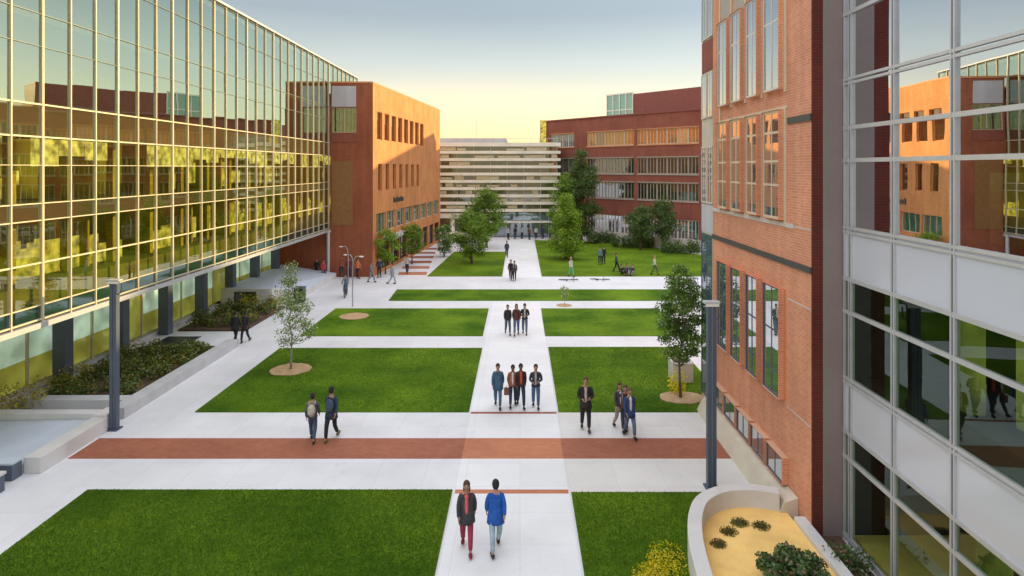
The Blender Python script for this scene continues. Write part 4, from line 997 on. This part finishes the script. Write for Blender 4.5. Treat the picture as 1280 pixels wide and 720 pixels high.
def figure(kind, ph, long_coat, hairlong):
    key = (kind, ph, long_coat, hairlong)
    if key in POSES: return POSES[key]
    J = pose(kind, ph)
    for s in 'LR':
        w, e = Vector(J['w'+s]), Vector(J['e'+s]); d = (w-e).normalized(); J['p'+s] = tuple(w+d*.055)
    vs, fs = skin(list(RB), RB, J)
    body = MB(); body.add(flatten(vs, J), fs)
    for s, sg in (('L', 1), ('R', -1)):      # palm tips into four fingers and a thumb
        w, e = Vector(J['w'+s]), Vector(J['e'+s]); d = (w-e).normalized(); side = Vector((0, -1, 0)); side = (side-d*side.dot(d)).normalized(); nn = d.cross(side)*sg
        for i, ln in enumerate((.068, .078, .073, .058)):
            a = w+d*.07+side*(.026-.0175*i); body.tube([a, a+d*ln*.45, a+d*ln*.8+nn*.012, a+d*ln*.95+nn*.026], [.0095, .009, .008, .006], 5)
        a = w+d*.03+side*.026; body.tube([a, a+d*.025+side*.024, a+d*.055+side*.03], [.0115, .010, .007], 5)
    h = Vector(J['hd']); body.cur = 0
    body.ell((h.x, h.y+.004, h.z+.004), (.078, .096, .112), 14, 10)
    body.tube([h+Vector((0, -.09, .015)), h+Vector((0, -.115, -.012)), h+Vector((0, -.092, -.02))], [.008, .014, .009], 6)
    for sx in (-1, 1): body.ell((h.x+sx*.08, h.y+.005, h.z), (.012, .022, .032), 8, 5)
    body.cur = 1
    for sx in (-1, 1): body.ell((h.x+sx*.031, h.y-.083, h.z+.02), (.013, .01, .008), 8, 5)
    body.cur = 2; body.ell((h.x, h.y-.088, h.z-.047), (.026, .01, .008), 8, 5)
    out = {'J': J, 'body': body.mesh('person_body', [M['skin'], M['black'], M['lips']], smooth=True)}
    tn = ['pel', 'hL', 'kL', 'aL', 'hR', 'kR', 'aR', 'sp']
    tj = dict(J)
    for s in 'LR': tj['a'+s] = tuple(Vector(J['k'+s]).lerp(Vector(J['a'+s]), .93))
    vs, fs = skin(tn, dict(pel=.138, sp=.118, hL=.104, kL=.076, aL=.06, hR=.104, kR=.076, aR=.06), tj); b = MB(); b.add(flatten(vs, J, .8), fs); out['trousers'] = b.mesh('trousers', M['black'], smooth=True)
    jn = ['pel', 'sp', 'ch', 'nk', 'sL', 'eL', 'wL', 'sR', 'eR', 'wR']; jj = dict(J)
    lo = .06 if kind == 'sit' else (.25 if long_coat else .07)
    if kind != 'sit': jj['pel'] = (J['pel'][0], J['pel'][1], J['pel'][2]-lo-.10)
    jj['nk'] = (J['nk'][0], J['nk'][1], J['nk'][2]-.035)
    for s in 'LR': jj['w'+s] = tuple(Vector(J['e'+s]).lerp(Vector(J['w'+s]), .92))
    k = 1.12 if long_coat else 1.0
    vs, fs = skin(jn, dict(pel=.148*k, sp=.135*k, ch=.150*k, nk=.072, sL=.068*k, eL=.056*k, wL=.042*k*k, sR=.068*k, eR=.056*k, wR=.042*k*k), jj); b = MB(); b.add(flatten(vs, J, .76, .6 if kind != 'sit' else .05, None if kind in ('sit', 'ride') else J['pel'][2]-lo+.05), fs)
    if kind not in ('sit', 'ride'):      # the body of the coat down to a clean hem
        rnd = random.Random(len(POSES)); hz = J['pel'][2]-lo+(.04 if long_coat else .03); NR = 20; base_ = len(b.v)
        rings = [(1.36, .150, .105), (1.26, .158, .118), (1.12, .152, .118), (1.0, .162, .130), (.5*(1.0+hz), .178, .158), (hz, .192, .182), (hz+.01, .10, .09)]
        for (zz, rx, ry) in rings:
            for q in range(NR):
                a = 2*PI*q/NR; w_ = 1+(.035*math.sin(3*a+zz*9)+.02*math.sin(7*a-zz*14))*(1.4-zz)*1.6
                b.v.append((rx*k*w_*math.cos(a), J['ch'][1]*.6+ry*k*w_*math.sin(a), zz))
        for j_ in range(len(rings)-1):
            for q in range(NR):
                q2 = (q+1) % NR; b.f.append((base_+j_*NR+q, base_+(j_+1)*NR+q, base_+(j_+1)*NR+q2, base_+j_*NR+q2)); b.m.append(0)
        b.f.append(tuple(base_+(len(rings)-1)*NR+q for q in range(NR))); b.m.append(0)
    out['jacket'] = b.mesh('jacket', M['black'], smooth=True)
    b = MB()
    b.ell((h.x, h.y+.014, h.z+.018), (.09, .1, .115), 14, 8, .05, 1); b.ell((h.x, h.y+.045, h.z-.01), (.084, .072, .1), 12, 8)
    if hairlong: b.ell((h.x, h.y+.06, h.z-.1), (.095, .06, .17), 12, 8)
    out['hair'] = b.mesh('hair', M['black'], smooth=True)
    b = MB()
    for s in 'LR':
        a = Vector(J['a'+s]); t_ = Vector(J['t'+s]); d = t_-a; d.z = 0; d.normalize() if d.length > .01 else None
        c = a.lerp(t_, .45); sh = MB(); sh.ell((0, 0, 0), (.052, .15, .055), 12, 6)
        ang = math.atan2(d.y, d.x)+PI/2; mrot = Matrix.Rotation(ang, 3, 'Z') @ Matrix.Rotation(math.atan2(a.z-t_.z-.045, .3)*-1, 3, 'X')
        b = MB(); b.add([tuple((mrot @ Vector(v))+Vector((c.x, c.y, max(.055, c.z-.005)))) for v in sh.v], sh.f); out['shoe'+s] = b.mesh('shoe', M['black'], smooth=True)
    
    b = MB(); sh = Vector(J['ch']); pe = Vector(J['pel'])
    b.ell((sh.x, sh.y+.2, sh.z-.13), (.15, .095, .23), 14, 10); b.ell((sh.x, sh.y+.27, sh.z-.2), (.11, .06, .11), 10, 6)
    for sx in (-1, 1): b.tube([(sx*.1, sh.y+.14, sh.z+.05), (sx*.11, sh.y+.02, sh.z+.15), (sx*.1, sh.y-.13, sh.z+.05), (sx*.1, sh.y-.135, sh.z-.1), (sx*.12, sh.y+.02, sh.z-.27)], .018, 6)
    out['backpack'] = b.mesh('backpack', M['black'], smooth=True)
    b = MB(); w = Vector(J['wR'])
    bx = (w.x-.05, w.y-.03, w.z-.32)
    b.box(bx[0]-.14, bx[0]+.12, bx[1]-.05, bx[1]+.05, bx[2]-.17, bx[2]+.13); b.tube([(bx[0]-.08, bx[1], bx[2]+.13), (w.x, w.y, w.z-.06), (bx[0]+.08, bx[1], bx[2]+.13)], .01, 5)
    out['bag'] = b.mesh('bag', M['black'])
    b = MB(); b.ell((0, sh.y-.10, sh.z-.12), (.050, .062, .30), 10, 8); b.tube([(0.05, sh.y-.09, sh.z+.08), (-.05, sh.y-.09, sh.z+.08)], .04, 8)
    out['scarf'] = b.mesh('shirt_front', M['black'], smooth=True)
    POSES[key] = out; return out
M['skin'] = mat('skin', (.45, .25, .17), .55, .05, 8, 60, .03)
M['skin2'] = mat('dark_skin', (.16, .08, .05), .55, .05, 8, 60, .03)
M['lips'] = mat('lips', (.35, .11, .09), .5, .05)
CL = {}
def cloth(c):
    k = tuple(c)
    if k not in CL: CL[k] = mat('cloth_%d' % len(CL), c, .85, .22, 7, 16, .14, 1.0)
    return CL[k]
def person(px, py, label, jacket, trousers, shoes=(.03, .03, .03), hair=(.02, .013, .01), kind='walk', ph=1, away=False, rz=None, h=1.0, long_coat=False, hl=False, pack=None, bag=None, front=None, dark=False, group=None, pos=None, z=0.):
    x, y = pos or G(px, py)
    if not pos and kind in ('walk', 'carry'): y += .32
    F = figure(kind, ph, long_coat, hl)
    t = lthing('person', label, 'person', (x, y, z+.006), ((PI if away else 0)+random.uniform(-.16, .16)) if rz is None else rz, group)
    t.scale = (h, h, h)
    def part(key, m, parent):
        o = bpy.data.objects.new({'shoeL': 'shoe', 'shoeR': 'shoe', 'scarf': 'shirt_front'}.get(key, key), F[key]); col.objects.link(o); o.parent = parent
        if m is not None:
            for i in range(1): o.material_slots[i].link = 'OBJECT'; o.material_slots[i].material = m
        return o
    b = part('body', M['skin2'] if dark else M['skin'], t)
    part('trousers', cloth(trousers), t); part('jacket', cloth(jacket), t); part('hair', cloth(hair), t); part('shoeL', cloth(shoes), t); part('shoeR', cloth(shoes), t)
    if pack: part('backpack', cloth(pack), t)
    if bag: part('bag', cloth(bag), t)
    if front: part('scarf', cloth(front), t)
    return t
BLK = (.018, .018, .02); DEN = (.07, .13, .23); NVY = (.03, .045, .09); WHT = (.6, .6, .58); BRN = (.10, .045, .03)
person(582, 698, 'person in open charcoal jacket over a coral red top with crimson trousers', (.05, .05, .06), (.33, .03, .06), (.25, .03, .04), BRN, 'walk', 1, h=1.0, long_coat=True, hl=True, front=(.75, .12, .11))
person(619, 700, 'person in loose bright blue coat and pale jeans on the near path', (.015, .10, .42), (.33, .42, .47), (.03, .03, .03), BLK, 'walk', -1, away=True, h=1.03, long_coat=True)
person(387, 557, 'person with pale backpack walking away on the red brick band', (.10, .10, .11), (.06, .09, .15), BLK, BLK, 'walk', 1, away=True, h=.97, pack=(.5, .45, .38))
person(411, 555, 'taller person in dark navy jacket and black trousers on the red brick band', (.03, .045, .07), (.02, .02, .025), (.10, .13, .03), BLK, 'walk', -1, away=True, h=1.07, long_coat=True, pack=(.05, .08, .13))
gr4 = None
person(622, 513, 'person in blue denim jacket and jeans leftmost of four on the path', (.05, .12, .20), DEN, BLK, BLK, 'walk', 1, h=1.0, long_coat=True)
person(641, 512, 'person in rust jacket with white shirt second of four on the path', (.33, .11, .06), NVY, BLK, BLK, 'walk', -1, h=.96, front=(.65, .6, .55), dark=True, bag=(.33, .13, .08))
person(651, 513, 'person in black jacket with orange red front third of four on the path', (.06, .02, .02), (.02, .035, .06), BLK, BLK, 'walk', 1, h=1.0, front=(.6, .10, .05), dark=True)
person(670, 514, 'person in black top and long jeans rightmost of four on the path', (.03, .035, .05), DEN, BLK, BLK, 'carry', 1, h=1.0, front=(.4, .4, .42))
person(634.5, 420, 'person in dark top leftmost of three in the middle distance', (.03, .03, .035), (.06, .10, .16), BLK, BRN, 'walk', 1, h=.98)
person(645.5, 421, 'person in brown jacket middle of three in the middle distance', (.10, .035, .03), (.07, .12, .2), BLK, BRN, 'walk', -1, h=1.03, hl=True)
person(656, 420, 'person in black with a light bag rightmost of three in the middle distance', (.03, .03, .03), (.10, .14, .2), BLK, BLK, 'carry', 1, h=1.02, front=(.5, .5, .5))
person(733, 543, 'person in black coat holding white papers alone right of the path', (.025, .022, .02), (.022, .022, .025), (.05, .05, .05), (.12, .08, .04), 'carry', 1, h=1.12, front=(.5, .42, .4), long_coat=True)
person(776, 541, 'person in patterned dark top leftmost of the trio by the brick band', (.06, .05, .07), (.35, .27, .24), BLK, BRN, 'walk', 1, h=.98, front=(.5, .48, .5), hl=True, rz=.3)
person(783, 543, 'person in dark brown jacket in the middle of the trio by the brick band', (.09, .045, .03), (.05, .05, .07), BLK, BRN, 'walk', -1, h=.95, pack=(.3, .25, .2))
person(789, 551, 'person in white top and navy skirt length coat nearest of the trio', (.03, .06, .17), (.12, .16, .27), BLK, (.15, .10, .05), 'walk', 1, h=1.0, long_coat=True, front=(.65, .62, .58))
person(290.5, 431, 'left of two people all in black on the pale left walk', BLK, BLK, BLK, BLK, 'walk', 1, away=True, h=1.0, long_coat=True, dark=True)
person(303.5, 430, 'right of two people all in black on the pale left walk', (.03, .022, .025), BLK, BLK, BLK, 'walk', -1, away=True, h=1.0, long_coat=True, dark=True)
person(638.5, 351, 'left person in black of the pair on the far path', BLK, BLK, BLK, BLK, 'walk', 1, h=1.0)
person(643, 352, 'right person in dark grey of the pair on the far path', (.06, .05, .05), BLK, BLK, BLK, 'walk', -1, h=.98, pack=(.5, .5, .5))
person(633.5, 322, 'person in slate coat alone on the left edge of the far path', (.05, .06, .10), NVY, BLK, BLK, 'walk', 1, h=1.0)
person(403, 351, 'person in red top walking before the far brick wall', (.40, .05, .05), (.06, .06, .10), BLK, BLK, 'walk', 1, h=1.0, rz=.6)
person(396, 348, 'person in black standing behind the one in red top', BLK, BLK, BLK, BLK, 'stand', 1, h=1.0)
person(427, 346, 'person in rust top standing left of the cyclist before the brick wall', (.35, .09, .06), NVY, BLK, BLK, 'stand', 1, h=1.02)
person(436, 347, 'person in maroon top standing right behind the cyclist', (.22, .04, .05), (.05, .05, .09), BLK, BLK, 'stand', 1, h=1.02)
person(463, 354, 'left of two people in grey near the loose yellow green tree', (.18, .19, .22), (.25, .25, .28), BLK, BRN, 'walk', 1, h=1.0, rz=1.2)
person(489, 356, 'right of two people in grey near the loose yellow green tree', (.30, .30, .33), (.3, .32, .36), BLK, BLK, 'walk', -1, h=1.0, rz=-1.2)
person(418, 346, 'person in white shirt between red top and rust top by the brick wall', (.5, .5, .5), NVY, BLK, BLK, 'walk', 1, rz=-.8)
person(446, 349, 'person in orange jacket just right of the cyclist near the slim lamp', (.5, .16, .05), BLK, BLK, BLK, 'walk', -1, rz=.9)
person(474, 347, 'person in navy hoodie under the loose yellow green tree', NVY, BLK, BLK, BLK, 'stand', 1)
person(508, 343, 'person in pale coat at the near end of the striped walk', (.42, .40, .36), NVY, BLK, BRN, 'walk', 1, away=True)
person(771, 341, 'person in dark green jacket strolling left of the sitting group', (.04, .08, .05), BLK, BLK, BLK, 'walk', 1, rz=1.1, z=.03)
x, y = G(432, 371)
bicycle(x, y, PI/2+.15, 'bicycle being ridden toward us across the left plaza')
person(0, 0, 'cyclist in pale blue shirt riding toward us on the left plaza', (.16, .25, .33), (.10, .15, .22), BLK, BLK, 'ride', 1, pos=(x, y-.0), rz=.15, h=1.0)
person(714, 347, 'person in white shirt and bright green trousers at the edge of the far right lawn', (.5, .52, .45), (.12, .42, .22), BLK, (.4, .3, .2), 'walk', 1, h=1.0, rz=.5)
x, y = G(714, 349); bk = bicycle(x-.3, y-.2, .05, 'bicycle lying on the paving by the person in green trousers'); bk.rotation_euler = (R(84), 0, .05); bk.location.z = .04
x, y = G(750, 349); bk = bicycle(x, y, -.1, 'bicycle lying on the paving left of the sitting group'); bk.rotation_euler = (R(84), 0, -.15); bk.location.z = .04
person(0, 0, 'left of three people sitting in dark clothes on the far right lawn edge', BLK, BLK, BLK, BLK, 'sit', 1, pos=(779/1.-650 and (779-650)*.0715, 57.9), rz=.5, z=.03)
person(0, 0, 'middle of three people sitting on the far right lawn edge', (.08, .08, .12), NVY, BLK, BLK, 'sit', 1, pos=((785.5-650)*.0718, 58.2), rz=0, z=.03, pack=(.3, .3, .34))
person(0, 0, 'right of three people sitting on the far right lawn edge', (.05, .05, .05), (.3, .3, .35), BLK, BRN, 'sit', 1, pos=((792-650)*.0715, 57.9), rz=-.5, z=.03)
person(819, 345, 'person in white jacket standing right on the far right lawn', (.5, .5, .42), (.08, .12, .05), BLK, (.2, .15, .1), 'walk', 1, h=1.03, rz=1.0, z=.03)
person(750, 331, 'left of two people in teal standing under the conical tree', (.12, .24, .22), NVY, BLK, BLK, 'stand', 1, z=.03)
person(754.5, 330, 'right of two people in black standing beside the one in teal', BLK, BLK, BLK, BLK, 'stand', 1, z=.03)
ent = [((.5, .5, .5), 'pale grey'), (BLK, 'black'), ((.45, .42, .38), 'cream'), ((.2, .08, .06), 'brown'), ((.55, .56, .6), 'white'), (NVY, 'navy'), ((.4, .4, .45), 'light grey'), ((.1, .2, .3), 'teal blue')]
for i, (c, nm) in enumerate(ent):
    x = -1.6+i*.95
    person(0, 0, 'person in %s top waiting in the crowd outside the louvred building' % nm, c, NVY if i % 2 else BLK, BLK, BLK, 'stand', 1, pos=(x, 86.6+(i % 3)*.6), rz=random.uniform(-1, 1), group='people outside the louvred building')

# ------------------------------------------------------------------ camera
cam = bpy.data.cameras.new('camera'); co = bpy.data.objects.new('camera', cam); col.objects.link(co); scene.camera = co
co.location = (0, 0, 9.7); co.rotation_euler = (PI/2, 0, 0)
cam.sensor_width = 36; cam.lens = 22.5; cam.shift_x = -10/1280; cam.shift_y = -150/1280
cam.clip_start = .1; cam.clip_end = 3000

# ------------------------------------------------------------------ light
AZ, EL = R(60), R(13.2)
sd = Vector((math.sin(AZ)*math.cos(EL), math.cos(AZ)*math.cos(EL), math.sin(EL)))
sl = bpy.data.lights.new('sun', 'SUN'); sl.energy = 6.2; sl.angle = R(.6); sl.color = (1, .74, .33)
so = bpy.data.objects.new('sun', sl); col.objects.link(so); so.rotation_euler = sd.to_track_quat('Z', 'Y').to_euler(); so.location = (60, 60, 40)
w = bpy.data.worlds.new('World'); scene.world = w; w.use_nodes = True; nt = w.node_tree
for n in list(nt.nodes): nt.nodes.remove(n)
out = nt.nodes.new('ShaderNodeOutputWorld')
sky = N(nt, 'ShaderNodeTexSky'); sky.sky_type = 'NISHITA'; sky.sun_disc = False; sky.sun_elevation = EL; sky.sun_rotation = AZ; sky.dust_density = .6; sky.air_density = 1.
bg1 = N(nt, 'ShaderNodeBackground'); bg1.inputs[1].default_value = .05; L(nt, sky.outputs[0], bg1.inputs[0])
# added gradient that brightens the sky dome: warm at the horizon, grey above it, bright overhead
tc = N(nt, 'ShaderNodeTexCoord'); sp = N(nt, 'ShaderNodeSeparateXYZ'); L(nt, tc.outputs['Generated'], sp.inputs[0])
rp = N(nt, 'ShaderNodeValToRGB'); cr = rp.color_ramp; L(nt, sp.outputs['Z'], rp.inputs[0])
stops = [(0, (.72, .56, .33)), (.05, (.78, .66, .41)), (.10, (.74, .69, .50)), (.16, (.57, .59, .54)), (.23, (.34, .38, .40)), (.30, (.34, .40, .45)), (.46, (1.0, 1.05, 1.15)), (1., (1.0, 1.0, 1.0))]
TOP = 1.45
cr.elements[0].position = 0; cr.elements[0].color = c4(stops[0][1]); cr.elements[1].position = 1; cr.elements[1].color = c4(stops[-1][1])
for p_, c in stops[1:-1]: e = cr.elements.new(p_); e.color = c4(c)
# glow toward the sunset side
dv = N(nt, 'ShaderNodeVectorMath', operation='DOT_PRODUCT'); L(nt, tc.outputs['Generated'], dv.inputs[0]); dv.inputs[1].default_value = Vector((-.06, 1, .03)).normalized()
mr = N(nt, 'ShaderNodeMapRange'); mr.interpolation_type = 'SMOOTHSTEP'; mr.inputs['From Min'].default_value = .90; mr.inputs['From Max'].default_value = 1.0; L(nt, dv.outputs['Value'], mr.inputs['Value'])
gz = N(nt, 'ShaderNodeMapRange'); gz.interpolation_type = 'SMOOTHSTEP'; gz.inputs['From Min'].default_value = .17; gz.inputs['From Max'].default_value = .0; L(nt, sp.outputs['Z'], gz.inputs['Value'])
gm = N(nt, 'ShaderNodeMath', operation='MULTIPLY'); L(nt, mr.outputs[0], gm.inputs[0]); L(nt, gz.outputs[0], gm.inputs[1])
gc = N(nt, 'ShaderNodeVectorMath', operation='SCALE'); gc.inputs[0].default_value = (.78, .36, .0); L(nt, gm.outputs[0], gc.inputs['Scale'])
no = N(nt, 'ShaderNodeTexNoise', Scale=2.2); no.inputs['Detail'].default_value = 6
mpn = N(nt, 'ShaderNodeMapping'); mpn.inputs['Scale'].default_value = (1, 1, 5); mpn.inputs['Rotation'].default_value = (0, .1, 0); L(nt, tc.outputs['Generated'], mpn.inputs[0]); L(nt, mpn.outputs[0], no.inputs['Vector'])
nm = N(nt, 'ShaderNodeMapRange'); nm.inputs['To Min'].default_value = .86; nm.inputs['To Max'].default_value = 1.12; L(nt, no.outputs['Fac'], nm.inputs['Value'])
tp = N(nt, 'ShaderNodeMapRange'); tp.interpolation_type = 'SMOOTHSTEP'; tp.inputs['From Min'].default_value = .28; tp.inputs['From Max'].default_value = .6; tp.inputs['To Min'].default_value = 1; tp.inputs['To Max'].default_value = TOP; L(nt, sp.outputs['Z'], tp.inputs['Value'])
nm2 = N(nt, 'ShaderNodeMath', operation='MULTIPLY'); L(nt, nm.outputs[0], nm2.inputs[0]); L(nt, tp.outputs[0], nm2.inputs[1])
ad = N(nt, 'ShaderNodeVectorMath', operation='ADD'); L(nt, rp.outputs[0], ad.inputs[0]); L(nt, gc.outputs[0], ad.inputs[1])
sc_ = N(nt, 'ShaderNodeVectorMath', operation='SCALE'); L(nt, ad.outputs[0], sc_.inputs[0]); L(nt, nm2.outputs[0], sc_.inputs['Scale'])
bg2 = N(nt, 'ShaderNodeBackground'); bg2.inputs[1].default_value = 1.0; L(nt, sc_.outputs[0], bg2.inputs[0])
ash = N(nt, 'ShaderNodeAddShader'); L(nt, bg1.outputs[0], ash.inputs[0]); L(nt, bg2.outputs[0], ash.inputs[1]); L(nt, ash.outputs[0], out.inputs[0])

scene.view_settings.view_transform = 'Standard'; scene.view_settings.look = 'None'; scene.view_settings.exposure = 0; scene.view_settings.gamma = 1
scene.cycles.max_bounces = 8; scene.cycles.transparent_max_bounces = 10; scene.cycles.caustics_reflective = False; scene.cycles.caustics_refractive = False
scene.cycles.sample_clamp_indirect = 4
for o in scene.objects:
    if '_o' in o: del o['_o']
